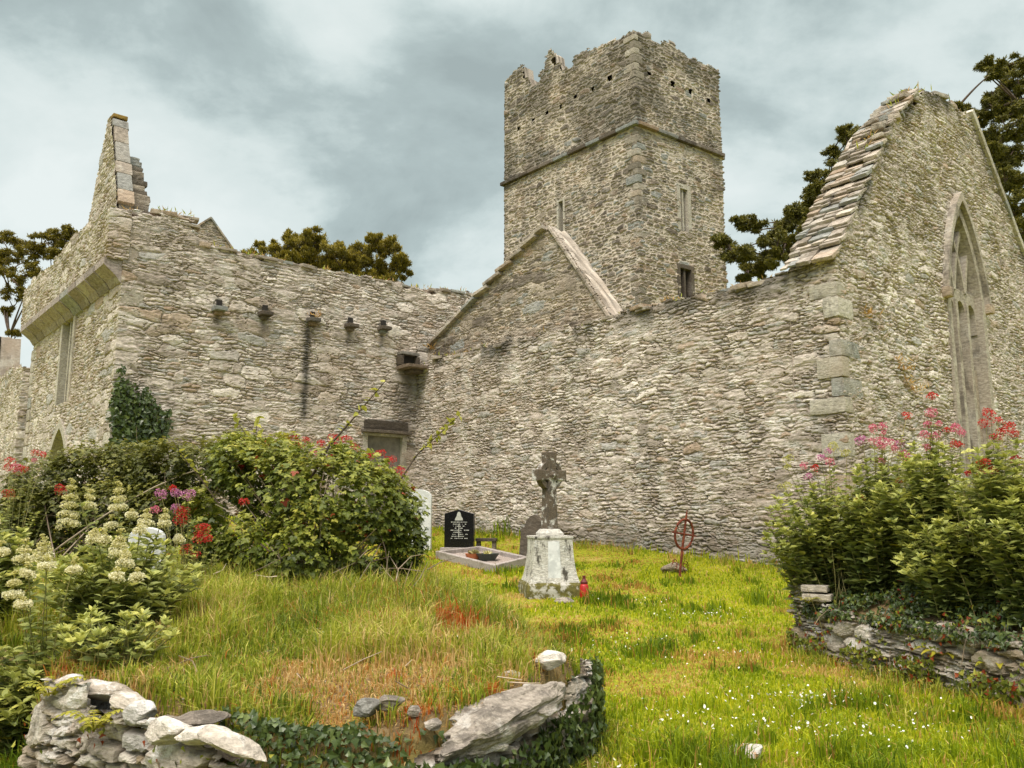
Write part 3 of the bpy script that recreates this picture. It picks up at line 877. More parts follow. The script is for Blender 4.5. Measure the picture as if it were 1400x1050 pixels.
for px, py in ((834, 107), (810, 122), (786, 132), (767, 146), (748, 154), (729, 164), (708, 176)):
    u, z = at_u(px, py); holes.append(rect_hole(u - .07 - .07 * hsh(px, 1, 3), u + .07 + .07 * hsh(px, 2, 3), z - .07 - .07 * hsh(px, 3, 3), z + .07 + .06 * hsh(px, 4, 3)))
for px, py in ((887, 100), (918, 115), (943, 125), (968, 138)):
    u, z = at_u2(px, py); holes.append(rect_hole(u - .07 - .07 * hsh(px, 1, 3), u + .07 + .07 * hsh(px, 2, 3), z - .07 - .07 * hsh(px, 3, 3), z + .07 + .06 * hsh(px, 4, 3)))
u1, za = at_u(767, 276); u1b, zb_ = at_u(767, 320)
slit1 = (u1 - .17, u1 + .17, zb_ - .1, za + .05); holes.append(rect_hole(*slit1))
u2, za2 = at_u2(934, 258); u2b, zb2 = at_u2(935, 316)
slit2 = (u2 - .26, u2 + .26, zb2, za2); holes.append(rect_hole(*slit2))
u3, za3 = at_u2(937, 367); u3b, zb3 = at_u2(937, 404)
door3 = (u3 - .38, u3 + .38, zb3 - .1, za3); holes.append(rect_hole(*door3))
Tw = Wall([c_left, c_mid, c_right, c_back, c_left], 8.0, ttop, 25.2, .06, .034, ST_TOWER, 51, holes, lambda U, V: np.clip(.60 * sst(zst, zst + .05, V) * sst(.25, .6, fbm(U * .8, V * .8, 3)) + .4 * sst(.5, .7, fbm(U * 2, V * .4, 6)) * sst(3.2, 0, np.abs(V - zst + 2)), 0, 1), dus=[.055, .055, .3, .3])
Tw.build('wall', M_TOWER, T_T)
Tw.core(T_T, M_TOWER, .75, 0.02, L1 - .02, drop=.10, step=.1, name='parapet_back')
Tw.core(T_T, M_TOWER, .75, L1 + .02, L1 + L2 - .02, drop=.12, step=.1, name='parapet_back')
mb = MB(); zf = 22.2
q = [np.array([*p, zf]) for p in (c_left, c_mid, c_right, c_back)]; cc_ = sum(q) / 4
mb.add(np.array([x + (cc_ - x) * .03 for x in q]), np.array([[0, 1, 2, 3]])); mb.build('light_block_slab', M_DARKST, T_T)  # unseen slab added to keep daylight out of the hollow tower
mb = MB()
course(Tw, -.12, L1 + .14, zst - .10, .17, -.1, .21, mb, rng, (.8, 1.3)); course(Tw, L1 + .0, L1 + L2 + .14, zst - .10, .17, -.1, .208, mb, rng, (.8, 1.3))
mb.build('string_course', M_DARKST, T_T)
M_TQ = stone_mat('tower_quoins', [(0, (.19, .17, .14)), (.5, (.29, .26, .215)), (1, (.40, .365, .31))], (.2, .17, .14), darkamt=.5)
quoins(Tw, L1, 8.5, zst - .12, M_TQ, T_T, rng, (.26, .42), (.45, .7), (.22, .32), .012, 0); quoins(Tw, L1, zst + .12, 22.9, M_TQ, T_T, rng, (.26, .42), (.45, .7), (.22, .32), .012, 0)
def rect_window(W, q, parent, depth=.4, fr=.16, mat=M_DRESS, glass=M_GLASS, mull=False):
    u0, u1_, v0, v1 = q
    o = np.array([(u0 - fr, v0), (u0 - fr, v1 + fr), (u1_ + fr, v1 + fr), (u1_ + fr, v0)]); i_ = np.array([(u0 + .02, v0), (u0 + .02, v1 - .02), (u1_ - .02, v1 - .02), (u1_ - .02, v0)])
    mb = MB(); ring(W, o, i_, -depth, .035, mb, closed=False); wn = mb.build('window', mat, parent)
    mb = MB(); plan_poly(W, [(u0 - .05, v0 - .05), (u1_ + .05, v0 - .05), (u1_ + .05, v1), (u0 - .05, v1)], -depth - .1, -depth + .02, mb); mb.build('opening_back', glass, wn)
    if mull:
        mb = MB(); um = (u0 + u1_) / 2; plan_poly(W, [(um - .05, v0), (um + .05, v0), (um + .05, v1), (um - .05, v1)], -depth + .05, -.05, mb); mb.build('mullion', mat, wn)
    return wn
rect_window(Tw, slit1, T_T, fr=.10); rect_window(Tw, slit2, T_T, fr=.2, mull=True); rect_window(Tw, door3, T_T, fr=.16, mat=M_DARKST, mull=True)
# the weathered crease of a vanished roof, climbing the tower's left face
mb = MB(); p0 = at_u(760, 332); p1 = at_u(838, 432)
d_ = np.array([p1[0] - p0[0], p1[1] - p0[1]]); Ld = np.linalg.norm(d_); d_ /= Ld
t3 = np.array([*unit(c_mid - c_left), 0]); n3 = np.array([*Tw.nrm[0], 0]); al = t3 * d_[0] + upz * d_[1]; ou = t3 * (-d_[1]) + upz * d_[0]
pos = 0
while pos < Ld:
    L = rng.uniform(.7, 1.2); c = Tw.pt([p0[0]], p0[1], .08)[0] + al * (pos + L / 2)
    block(mb, c, np.array([al, n3, ou]), (L / 2 - .01, .12, .09), rng, .05); pos += L
mb.build('roof_crease', M_SLAB, T_T)
mb = MB(); pv = [at_u(738, 300), at_u(764, 330), at_u(840, 432), at_u(800, 440)]
us_ = np.linspace(0, 1, 30); vs_ = np.linspace(0, 1, 14); UU, VV = np.meshgrid(us_, vs_)
pa, pb2, pc_, pd_ = [np.array(q) for q in pv]
Q2 = (pa * ((1 - UU) * (1 - VV))[..., None] + pd_ * (UU * (1 - VV))[..., None] + pc_ * (UU * VV)[..., None] + pb2 * ((1 - UU) * VV)[..., None])
ds_ = .07 + .05 * (fbm(Q2[..., 0] * 2, Q2[..., 1] * 2, 5, 4) - .5)
Pq = np.array([[Tw.pt([q[0]], q[1], d)[0] for q, d in zip(r1, r2)] for r1, r2 in zip(Q2, ds_)])
i0 = (np.arange(13)[:, None] * 30 + np.arange(29)).ravel()
mb.add(Pq.reshape(-1, 3), np.stack([i0, i0 + 1, i0 + 31, i0 + 30], -1), np.stack([-.05 + .45 * fbm(Q2[..., 0].ravel() * 2.5, Q2[..., 1].ravel() * 2.5, 12), np.ones(420), np.full(420, .5), .25 * fbm(Q2[..., 0].ravel() * 3, Q2[..., 1].ravel(), 13)], -1)); mb.build('plaster_strip', M_WALL, T_T)

# ------------------------------------------------------------------ west range
T_W = thing('west_range', 'rubble range with corbelled parapet, steep gable fragment and a row of bracket stones', 'ruined building', to_wall(-3, -6, 1))
XL, XF = 10.4, 12.0            # length of the flank and of the front
def lz(u):
    return np.interp(u, [0, XL - .2, XL, XL + 1.5, XL + 1.62, XL + 1.7, XL + 5, XL + 9, XL + 12], [7.7, 7.7, 9.35, 9.62, 9.5, 8.86, 8.86, 8.95, 9.25])
def stainW(U, V):
    uu = U - XL - 9
    s = np.exp(-((uu + 3.87 + .06 * (fbm(V * 2, V * 0, 2) - .5)) / .13) ** 2) * sst(4.0, 4.6, V) * (1 - sst(7.0, 7.3, V)) * .95
    for c in (-6.55, -5.24, -2.51, -1.34):
        s = np.maximum(s, .7 * np.exp(-((uu - c) / .1) ** 2) * sst(6.4, 6.9, V) * (1 - sst(7.4, 7.6, V)))
    s = np.maximum(s, .75 * np.exp(-((uu + .35) / .4) ** 2) * sst(3.2, 5.2, V) * (1 - sst(6.1, 6.4, V)))
    return np.clip(np.maximum(s, .5 * sst(.5, .8, fbm(U * 1.3, V * .5, 77)) * sst(.35, .0, lz(U) - V)), 0, 1)
wl = (XL - 6.1, XL - 4.75, 4.9, 7.55)
wd = arch(XL - 6.35, XL - 4.2, .4, 3.1, 4.15)
wb = (XL + 9 - 1.75, XL + 9 - .5, 1.0, 4.05)
W_ = Wall([loc2(-XL, -9), loc2(0, -9), loc2(0, 3)], .6, ragged(lz, .22, 6, 1.8), 9.9, .045, .02, dict(ST_LEFT, pbu=lambda u: .42 * np.exp(-np.maximum(u - XL, 0) / 2.2) * (u > XL - 1)), 71,
          [rect_hole(*wl), poly_hole(wd), rect_hole(*wb)], stainW, dus=[.055, .034])
W_.build('flank_wall', M_WALL, T_W, -1, XL); W_.build('wall', M_WALL, T_W, XL, 99)
W_.core(T_W, M_WALL, .9, XL + .02, XL + 12, name='wall_core')
quoins(W_, XL, 1.0, 7.5, M_DRESS, T_W, rng, (.3, .6), (.5, .95), (.25, .4), .015, .3)
mb = MB(); quoins_u = 0
for z in np.arange(1.2, 7.4, .42):
    block(mb, W_.pt([.18 + .1 * (int(z * 10) % 2)], z, -.1)[0], np.array([[*a, 0], [*b, 0], [0, 0, 1]]), (.26, .16, .2), rng, .04)
mb.build('end_quoins', M_DRESS, T_W)
# parapet carried out on corbels
PT = ptop([(-1, 9.45), (2, 9.45), (5.5, 9.55), (6.2, 9.6), (XL - .4, 9.5), (XL, 9.3), (XL + 1, 9.3)])
PW = Wall([loc2(-XL - .1, -9.42), loc2(.02, -9.42), loc2(.02, -8.9)], 8.02, ragged(PT, .15, 8), 10.6, .055, .022, ST_LEFT, 81, dus=[.055, .04])
par = PW.build('parapet', M_WALL, T_W)
PW.core(T_W, M_WALL, 1.0, 0.05, XL + .1, name='parapet_back')
mb = MB()
for k in range(11):           # corbel stones: a sloping soffit under the parapet
    t0, t1 = -XL + k * (XL / 11) + .03, -XL + (k + 1) * (XL / 11) - .035
    prof = [(-8.95, 7.42), (-9.05, 7.45), (-9.16, 7.62), (-9.46, 7.86), (-9.46, 8.04), (-8.95, 8.04)]
    P0 = [to_wall(t0, y, z) for y, z in prof]; P1 = [to_wall(t1, y, z + rng.uniform(-.01, .01)) for y, z in prof]
    n = len(prof); i = np.arange(n); j = (i + 1) % n; r = rng.random(2)
    mb.add(np.array(P0 + P1), np.stack([i, j, j + n, i + n], -1), (r[0], 1, r[1], 0))
    for e in (np.arange(n)[::-1], np.arange(n) + n):
        mb.L.append(e + mb.n - 2 * n); mb.S.append(np.array([mb.nl])); mb.nl += n
mb.build('corbel_table', M_CORB, T_W)
# steep gable fragment above the parapet
GT = ptop([(-.35, 9.4), (.05, 10.2), (1.55, 12.95), (1.8, 12.95), (3.1, 10.1), (3.3, 9.4)])
GW = Wall([loc2(-4.65, -9.0), loc2(-.95, -9.0)], 9.2, lambda u: GT(u - .35), 13.1, .05, .03, ST_LEFT, 91, exact=True)
gfr = GW.build('gable_fragment', M_WALL, T_W)
mb = MB()
for k in range(12):
    t = (k + .5) / 12
    c = GW.pt([.35 + 2.98 - t * 1.0], 9.75 + t * 2.0, -.66 + .10 * t)[0]
    block(mb, c, np.array([[*a, 0], [*b, 0], [0, 0, 1]]) @ rotz(rng.uniform(-.1, .1)), (.2 + rng.uniform(-.05, .05), .24 + rng.uniform(-.05, .05), .085 + rng.uniform(-.02, .02)), rng, .14, 4)
mb.build('broken_edge', M_TOWER, T_W)
mb = MB(); d_ = unit(np.array([-1.3, 2.85])); al = np.array([*a, 0]) * d_[0] + upz * d_[1]; ou = np.array([*a, 0]) * d_[1] - upz * d_[0]
pos = -.1
while pos < 3.0:
    L = min(rng.uniform(.42, .8), 3.08 - pos)
    block(mb, GW.pt([.35 + 3.12], 10.05, -.24)[0] + al * (pos + L / 2) - ou * .02, np.array([al, np.array([*b, 0]), ou]), (L / 2 - .006, .2 + rng.uniform(-.02, .02), .07), rng, .08, 4); pos += L
mb.build('fragment_coping', M_SLAB, T_W)
mb = MB()
u_ = np.array([(0, 9.5), (.05, 10.2), (1.55, 12.9), (1.8, 12.9), (3.05, 10.1), (3.2, 9.5)])
plan_poly(GW, u_ + np.array([.35, 0]), -.42, -.07, mb); plan_poly(GW, np.array([(0, 9.5), (.4, 10.2), (1.5, 11.6), (1.75, 11.7), (2.8, 10.1), (3.1, 9.5)]) + np.array([.35, 0]), -.9, -.423, mb); mb.build('fragment_core', M_TOWER, T_W)
mb = MB(); block(mb, GW.pt([.35 + 1.68], 13.0, -.25)[0], np.array([[*a, 0], [*b, 0], [0, 0, 1]]), (.15, .2, .06), rng, .1)
mb.build('capstone', simple('ochre_lichened_cap', (.24, .155, .04), .9, .4, 8, bump=.6), T_W)
mb = MB()
for k in range(60):
    u = rng.uniform(XL + .2, XL + 11); z = float(lz(u))
    mb = MB(); block(mb, W_.pt([u], z + .02, rng.uniform(-.6, -.08))[0], np.array([[*b, 0], [*a, 0], [0, 0, 1]]) @ rotz(rng.uniform(-.25, .25)), (rng.uniform(.14, .34), rng.uniform(.1, .2), rng.uniform(.03, .07)), rng, .1); mb.build('top_stone', M_SLAB, T_W)
# bracket stones with their sockets
for c, z in ((-6.55, 7.25), (-5.24, 7.33), (-3.77, 7.38), (-2.51, 7.40), (-1.34, 7.50)):
    mb = MB(); u = XL + 9 + c
    ax = np.array([[*b, 0], [*a, 0], [0, 0, 1]])
    block(mb, W_.pt([u], z - .12, .12)[0], ax, (.17, .22, .06), rng, .08)
    block(mb, W_.pt([u], z - .20, .05)[0], ax, (.10, .13, .07), rng, .08)
    o = mb.build('corbel', M_DARKST, T_W)
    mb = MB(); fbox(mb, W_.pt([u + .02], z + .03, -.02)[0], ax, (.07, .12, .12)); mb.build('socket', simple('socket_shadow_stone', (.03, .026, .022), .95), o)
# water spout at the inner corner
mb = MB(); ax = np.array([[*b, 0], [*a, 0], [0, 0, 1]])
block(mb, to_wall(.32, -.42, 6.22), ax, (.36, .42, .055), rng, .05); block(mb, to_wall(.2, -.28, 6.10), ax, (.2, .3, .06), rng, .06)
block(mb, to_wall(.10, -.72, 6.45), ax, (.07, .16, .16), rng, .06); block(mb, to_wall(.10, -.12, 6.45), ax, (.07, .16, .16), rng, .06); block(mb, to_wall(.10, -.42, 6.68), ax, (.34, .18, .05), rng, .06)
sp = mb.build('water_spout', M_DARKST, T_W)
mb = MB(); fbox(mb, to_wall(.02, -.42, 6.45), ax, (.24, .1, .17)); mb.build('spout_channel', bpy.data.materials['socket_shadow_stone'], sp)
# windows and doors
rect_window(W_, wl, T_W, .45, .2, mull=True)
mb = MB(); ring(W_, arch(XL - 6.55, XL - 4.0, .4, 3.1, 4.42), wd, -.5, .06, mb, closed=False); dr = mb.build('doorway', M_DRESS, T_W)
mb = MB(); plan_poly(W_, arch(XL - 6.35, XL - 4.2, .4, 3.1, 4.14), -.75, -.5, mb); mb.build('door_infill', M_PANEL, dr)
mb = MB(); u0, u1_, v0, v1 = wb
ring(W_, np.array([(u0 - .16, v0), (u0 - .16, v1 + .03), (u1_ + .16, v1 + .03), (u1_ + .16, v0)]), np.array([(u0, v0), (u0, v1 - .03), (u1_, v1 - .03), (u1_, v0)]), -.3, .03, mb, closed=False)
bd = mb.build('blocked_doorway', M_DRESS, T_W)
mb = MB(); plan_poly(W_, [(u0, v0), (u1_, v0), (u1_, v1), (u0, v1)], -.2, -.1, mb); mb.build('door_panel', M_PANEL, bd)
mb = MB(); block(mb, W_.pt([(u0 + u1_) / 2], v1 + .1, .05)[0], ax, ((u1_ - u0) / 2 + .24, .16, .05), rng, .04); block(mb, W_.pt([(u0 + u1_) / 2], v1 + .30, .0)[0], ax, ((u1_ - u0) / 2 + .16, .1, .15), rng, .04)
mb.build('lintel', M_DARKST, bd)

# far gable top behind the west range
pk = at(288, 299, 40)
T_F = thing('far_gable', 'small pointed gable top peeping over the west range wall', 'ruined gable', (pk[0], pk[1], 8))
hw = 1.75
FW = Wall([pk[:2] - b * hw, pk[:2] + b * hw], 10.0, ptop([(0, pk[2] - 1.6), (hw, pk[2]), (2 * hw, pk[2] - 2.0)]), pk[2] + .1, .06, .035, ST_LEFT, 95, exact=True)
FW.build('wall', M_TOWER, T_F); FW.core(T_F, M_TOWER, .7, .02, 2 * hw - .02, drop=.03)
mb = MB()
for sg, e in ((-1, pk[2] - 1.6), (1, pk[2] - 2.0)):
    A_, B_ = FW.pt([hw], pk[2] + .05, -.3)[0], FW.pt([hw + sg * hw], e + .05, -.3)[0]
    for k in range(5):
        c = A_ + (B_ - A_) * (k + .5) / 5; d_ = unit(B_ - A_)
        block(mb, c, np.array([d_, [*a, 0], np.cross(d_, [*a, 0])]), (np.linalg.norm(B_ - A_) / 10 + .02, .38, .05), rng, .05)
mb.build('coping', M_SLAB, T_F)

# lower wall running on to the left
T_L = thing('side_wall', 'lower rubble wall running off to the left of the west range', 'wall', to_wall(-14, -9.2, 1))
LW = Wall([loc2(-26, -9.25), loc2(-10.38, -9.25), loc2(-10.38, -8.8)], .6, ragged(ptop([(0, 8.9), (9.8, 8.9), (10, 6.9), (20, 6.75)]), .25, 12), 9.2, .07, .03, ST_LEFT, 97)
LW.build('wall', M_WALL, T_L); LW.core(T_L, M_WALL, .8, .05, 15.5)
#@@VEG
# ------------------------------------------------------------------ graveyard furniture
rng = np.random.default_rng(21)
EX, EY, EZ = np.array([1., 0, 0]), np.array([0, 1., 0]), np.array([0, 0, 1.])
def yaw_axes(t):
    return rotz(t)
def prism(mb, c, ax, poly, d0, d1, att=None):
    """polygon in the (x,z) plane of the axes, extruded along y from d0 to d1"""
    P = np.array(poly, float); n = len(P); ax = np.asarray(ax)
    A_ = np.asarray(c) + P[:, :1] * ax[0] + d0 * ax[1] + P[:, 1:] * ax[2]; B_ = A_ + (d1 - d0) * ax[1]
    i = np.arange(n); j = (i + 1) % n
    mb.add(np.concatenate([A_, B_]), np.stack([j, i, i + n, j + n], -1), att)
    for e in (np.arange(n), (np.arange(n) + n)[::-1]):
        mb.L.append(e + mb.n - 2 * n); mb.S.append(np.array([mb.nl])); mb.nl += n
def bevel_obj(o, wd=.01, seg=2):
    m = o.modifiers.new('bevel', 'BEVEL'); m.width = wd; m.segments = seg; m.limit_method = 'ANGLE'; m.angle_limit = math.radians(40)

# Celtic cross on its pedestal
CX = at(752, 815, 14.1)[0]; c0 = gp(CX, 14.1)
T_C = thing('celtic_cross', 'weathered ringed stone cross on a white lichened pedestal with mossy base', 'grave cross', c0)
ax = yaw_axes(math.radians(36))
def frustum(mb, c, ax, lv, att=None):
    """square lofted sections: (half_x, half_y, z)"""
    V = []
    for hx, hy, z in lv:
        for sx, sy in ((-1, -1), (1, -1), (1, 1), (-1, 1)):
            V.append(np.asarray(c) + ax[0] * hx * sx + ax[1] * hy * sy + EZ * z)
    n = len(lv); i = np.arange(n - 1)[:, None] * 4; j = np.arange(4)[None, :]; j2 = (j + 1) % 4
    mb.add(np.array(V), np.stack([i + j, i + j2, i + 4 + j2, i + 4 + j], -1).reshape(-1, 4), att)
    mb.add(np.array(V[-4:]), np.array([[0, 1, 2, 3]]), att); mb.add(np.array(V[:4]), np.array([[3, 2, 1, 0]]), att)
axp = yaw_axes(math.radians(9))
mb = MB(); frustum(mb, c0, axp, [(.46, .46, -.1), (.47, .47, .12), (.46, .46, .2), (.43, .43, .24)])
o = mb.build('plinth', M_MOSS, T_C); bevel_obj(o, .015)
mb = MB(); frustum(mb, c0, axp, [(.42, .42, .235), (.385, .385, .34), (.355, .355, .5), (.335, .335, .7), (.325, .325, .93), (.34, .34, .95), (.335, .335, .985)])
o = mb.build('pedestal', M_PED, T_C); bevel_obj(o, .012)
mb = MB(); pl = [(-.11, .30), (.11, .30), (.095, .9), (-.095, .9)]
Pp = [c0 + axp[0] * x - axp[1] * (.395 - .06 * (z - .3) / .6 + .0) + EZ * z for x, z in pl]
mb.add(np.array(Pp + [q + axp[1] * .06 for q in Pp]), np.array([[0, 1, 2, 3], [4, 7, 6, 5], [0, 4, 5, 1], [1, 5, 6, 2], [2, 6, 7, 3], [3, 7, 4, 0]]))
mb.build('inscription_panel', M_MARBLE, T_C)
mb = MB(); frustum(mb, c0, axp, [(.20, .20, .98), (.20, .20, 1.03), (.15, .15, 1.09), (.12, .12, 1.1)])
o = mb.build('socket_stone', M_PED, T_C); bevel_obj(o, .012)
mb = MB(); cc_ = c0 + EZ * 2.0
sh = [(-.115, -.92), (.115, -.92), (.085, -.12), (.075, -.10), (.11, -.085), (.31, -.10), (.31, .10), (.11, .085), (.085, .11), (.105, .40), (-.105, .40), (-.085, .11), (-.11, .085), (-.31, .10), (-.31, -.10), (-.11, -.085), (-.075, -.10), (-.085, -.12)]
prism(mb, cc_, ax, sh, -.095, .095); sh_o = mb.build('shaft_and_arms', M_CROSS, T_C); bevel_obj(sh_o, .018)
mb = MB(); th = np.linspace(0, 2 * np.pi, 33)[:-1]
ro, ri = .245, .165
R4 = []
for r_, d_ in ((ro, -.07), (ro, .07), (ri, .07), (ri, -.07)):
    R4.append(cc_ + np.cos(th)[:, None] * r_ * ax[0] + np.sin(th)[:, None] * r_ * EZ + d_ * ax[1])
k = np.arange(32); k2 = (k + 1) % 32
mb.add(np.concatenate(R4), np.concatenate([np.stack([k + q * 32, k2 + q * 32, k2 + (q + 1) % 4 * 32, k + (q + 1) % 4 * 32], -1)[:, ::-1] for q in range(4)]))
mb.build('ring', M_CROSS, T_C)
mb = MB(); lathe(mb, cc_ - ax[1] * .10, [(0, .07), (.05, .05), (.07, 0), (.05, -.05), (0, -.07)], 12); mb.build('boss', M_CROSS, T_C)

# red grave lantern by the plinth
lp = at(794, 806, 14.0); lp = gp(CX + .54, 13.72)
T = thing('grave_lantern', 'small red grave lantern standing at the corner of the cross plinth', 'lantern', lp)
mb = MB(); lathe(mb, lp, [(0, 0), (.075, 0), (.08, .03), (.07, .2), (.05, .23), (0, .23)], 14); mb.build('glass', M_LANT, T, smooth=True)
mb = MB(); lathe(mb, lp + EZ * .23, [(.055, 0), (.06, .03), (.025, .08), (.025, .13), (0, .13)], 12); mb.build('cap', M_LCAP, T)

# black headstone and its kerbed plot
hb = at(628, 757, 20.0); hb = gp(hb[0], 20.0)
axh = yaw_axes(math.radians(-13))
# plot yaw: the near side runs towards the right and the camera
T_H = thing('black_headstone', 'polished black granite headstone with a shallow pointed top and pale lettering', 'headstone', hb)
mb = MB(); prism(mb, hb + EZ * .12, axh, [(-.365, 0), (.365, 0), (.365, .80), (.0, .90), (-.365, .80)], -.06, .06); o = mb.build('slab', M_BLACK, T_H); bevel_obj(o, .006)
mb = MB(); fbox(mb, hb + EZ * .03, axh, (.44, .16, .09)); o = mb.build('base', M_KERB, T_H); bevel_obj(o, .01)
mb = MB(); f0 = hb + EZ * .12 - axh[1] * .064
z = .60
for ln, wln in enumerate((.40, .30, .34, .20, .42, .28, .38, .36, .40)):
    x = -wln / 2
    while x < wln / 2:
        lw = rng.uniform(.012, .05)
        if rng.random() < .8:
            fbox(mb, f0 + axh[0] * (x + lw / 2) + EZ * z, axh, (lw / 2 - .003, .004, rng.uniform(.006, .012)))
        x += lw + .006
    z -= .048
mb.build('lettering', M_INSC, T_H)
mb = MB(); prism(mb, f0 + EZ * .70, axh, [(-.10, -.06), (.10, -.06), (.09, -.01), (.055, .04), (.045, .10), (.025, .135), (0, .145), (-.025, .135), (-.045, .10), (-.055, .04), (-.09, -.01)], -.004, .004)
mb.build('etched_figure', M_INSC, T_H)
mb = MB(); fbox(mb, f0 + EZ * .40, axh, (.008, .005, .16)); fbox(mb, f0 + EZ * .50, axh, (.05, .0052, .007)); mb.build('etched_cross', M_INSC, T_H)
# kerb
kA = gp(*at(600, 768, 18.9)[:2]); kB = gp(*at(676, 783, 16.6)[:2]); kC = gp(*at(720, 772, 17.8)[:2]); kD = gp(*at(655, 757, 19.9)[:2])
T_K = thing('kerbed_grave', 'granite-kerbed grave plot filled with gravel in front of the black headstone', 'grave', (kA + kC) / 2)
kz = max(kA[2], kD[2]) + .10
for p, q, nm in ((kA, kB, 'kerb'), (kB, kC, 'kerb'), (kC, kD, 'kerb'), (kD, kA, 'kerb')):
    mb = MB(); d_ = q - p; d_[2] *= 1.0; L = np.linalg.norm(d_); d_ = d_ / L; s_ = unit(np.cross(EZ, d_))
    fbox(mb, (p + q) / 2 + EZ * .06, np.array([d_, s_, np.cross(d_, s_)]), (L / 2 + .05, .06, .11)); o = mb.build(nm, M_KERB, T_K); bevel_obj(o, .012)
mb = MB(); n = 14
uu, vv = np.meshgrid(np.linspace(.02, .98, n), np.linspace(.02, .98, n))
P = (kA * ((1 - uu) * (1 - vv))[..., None] + kB * (uu * (1 - vv))[..., None] + kC * (uu * vv)[..., None] + kD * ((1 - uu) * vv)[..., None])
P[..., 2] += .07 + .03 * rng.random(P.shape[:2]); i0 = (np.arange(n - 1)[:, None] * n + np.arange(n - 1)).ravel()
mb.add(P.reshape(-1, 3), np.stack([i0, i0 + 1, i0 + n + 1, i0 + n], -1)); mb.build('gravel_bed', M_GRAVEL, T_K)
pc = kA * .42 + kB * .33 + kC * .15 + kD * .10 + EZ * .09
T = thing('flower_pot', 'terracotta pot lying on the gravel of the kerbed grave', 'pot', pc - EZ * .02)
mb = MB(); lathe(mb, pc - EZ * .02, [(0, 0), (.12, 0), (.17, .12), (.18, .14), (.16, .14), (.13, .10), (0, .10)], 16); mb.build('pot', M_TERRA, T, smooth=False)
mb = MB(); P = pc + EZ * .11 + rng.normal(size=(90, 3)) * (.05, .05, .015)
leaves(mb, P, rdir(rng, 90, .8), rdir(rng, 90, .3), .10, .018, tints(rng, 90), 'quad'); mb.build('plant', M_STEM, T)
pc2 = kA * .22 + kB * .36 + kC * .27 + kD * .15 + EZ * .08
T = thing('grave_bowl', 'dark bowl planter on the gravel of the kerbed grave', 'planter', pc2)
mb = MB(); lathe(mb, pc2, [(0, 0), (.15, 0), (.24, .13), (.25, .15), (.22, .15), (.18, .09), (0, .09)], 18); mb.build('bowl', M_BOWL, T)
mb = MB(); P = pc2 + EZ * .12 + rng.normal(size=(80, 3)) * (.035, .035, .01)
leaves(mb, P, rdir(rng, 80, .6), rdir(rng, 80, .4), .10, .02, tints(rng, 80), 'quad'); mb.build('plant', M_CREAM, T)
tb_ = gp(*at(665, 757, 20.4)[:2])
T = thing('stone_bench', 'low dark stone slab on blocks beside the black headstone', 'slab', tb_)
axb = yaw_axes(math.radians(-5))
mb = MB(); block(mb, tb_ + EZ * .26, axb, (.26, .16, .04), rng, .03); mb.build('slab', M_DARKST, T)
for sx in (-.19, .19):
    mb = MB(); block(mb, tb_ + axb[0] * sx + EZ * .1, axb, (.05, .12, .13), rng, .04); mb.build('support', M_DARKST, T)

# white headstone, leaning headstone, small round one
def round_stone(name, label, px, py, Y, wd, ht, mat, tilt=0.0, yaw=0.0, shape='round', thick=.07):
    p = at(px, py, Y); p = gp(p[0], Y)
    T = thing(name, label, 'headstone', p)
    if shape == 'round':
        th = np.linspace(0, np.pi, 13); poly = [(-wd / 2, -.1), (wd / 2, -.1)] + [(wd / 2 * math.cos(t), ht - wd * .32 + wd * .32 * math.sin(t)) for t in th]
    else:
        h = wd / 2; poly = [(-h, -.1), (h, -.1), (h, ht * .55), (h * 1.05, ht * .66), (h * .72, ht * .72), (h * .62, ht * .86), (h * .3, ht * .97), (0, ht), (-h * .3, ht * .97), (-h * .62, ht * .86), (-h * .72, ht * .72), (-h * 1.05, ht * .66), (-h, ht * .55)]
    A_ = yaw_axes(yaw); c_, s_ = math.cos(tilt), math.sin(tilt)
    A_ = np.array([A_[0] * c_ + EZ * s_, A_[1], -A_[0] * s_ + EZ * c_])
    mb = MB(); prism(mb, p, A_, poly, -thick, thick); o = mb.build('slab', mat, T); bevel_obj(o, .012)
    return T, p, A_
T, p, A_ = round_stone('white_headstone', 'tall white round-topped headstone half hidden behind the bramble bush', 573, 745, 20.5, .60, 1.45, M_MARBLE, yaw=-.1)
mb = MB()
for k in range(9):
    wln = (.3, .22, .36, .26, .34, .2, .32, .28, .2)[k]; x = -wln / 2
    while x < wln / 2:
        lw = rng.uniform(.015, .05); fbox(mb, p + A_[0] * (x + lw / 2) + A_[2] * (1.2 - .075 * k) - A_[1] * .072, A_, (lw / 2 - .004, .004, .012)); x += lw + .008
mb.build('lettering', simple('worn_grey_lettering', (.36, .38, .38), .8, .2), T)
round_stone('leaning_headstone', 'dark weathered shouldered headstone leaning behind the stone cross', 727, 758, 18.4, .62, 1.02, M_DARKST, -.10, -.55, 'shoulder', .06)
round_stone('small_headstone', 'small white round-topped headstone among the cream valerian', 200, 775, 10.3, .42, .68, M_MARBLE, .03, .15)

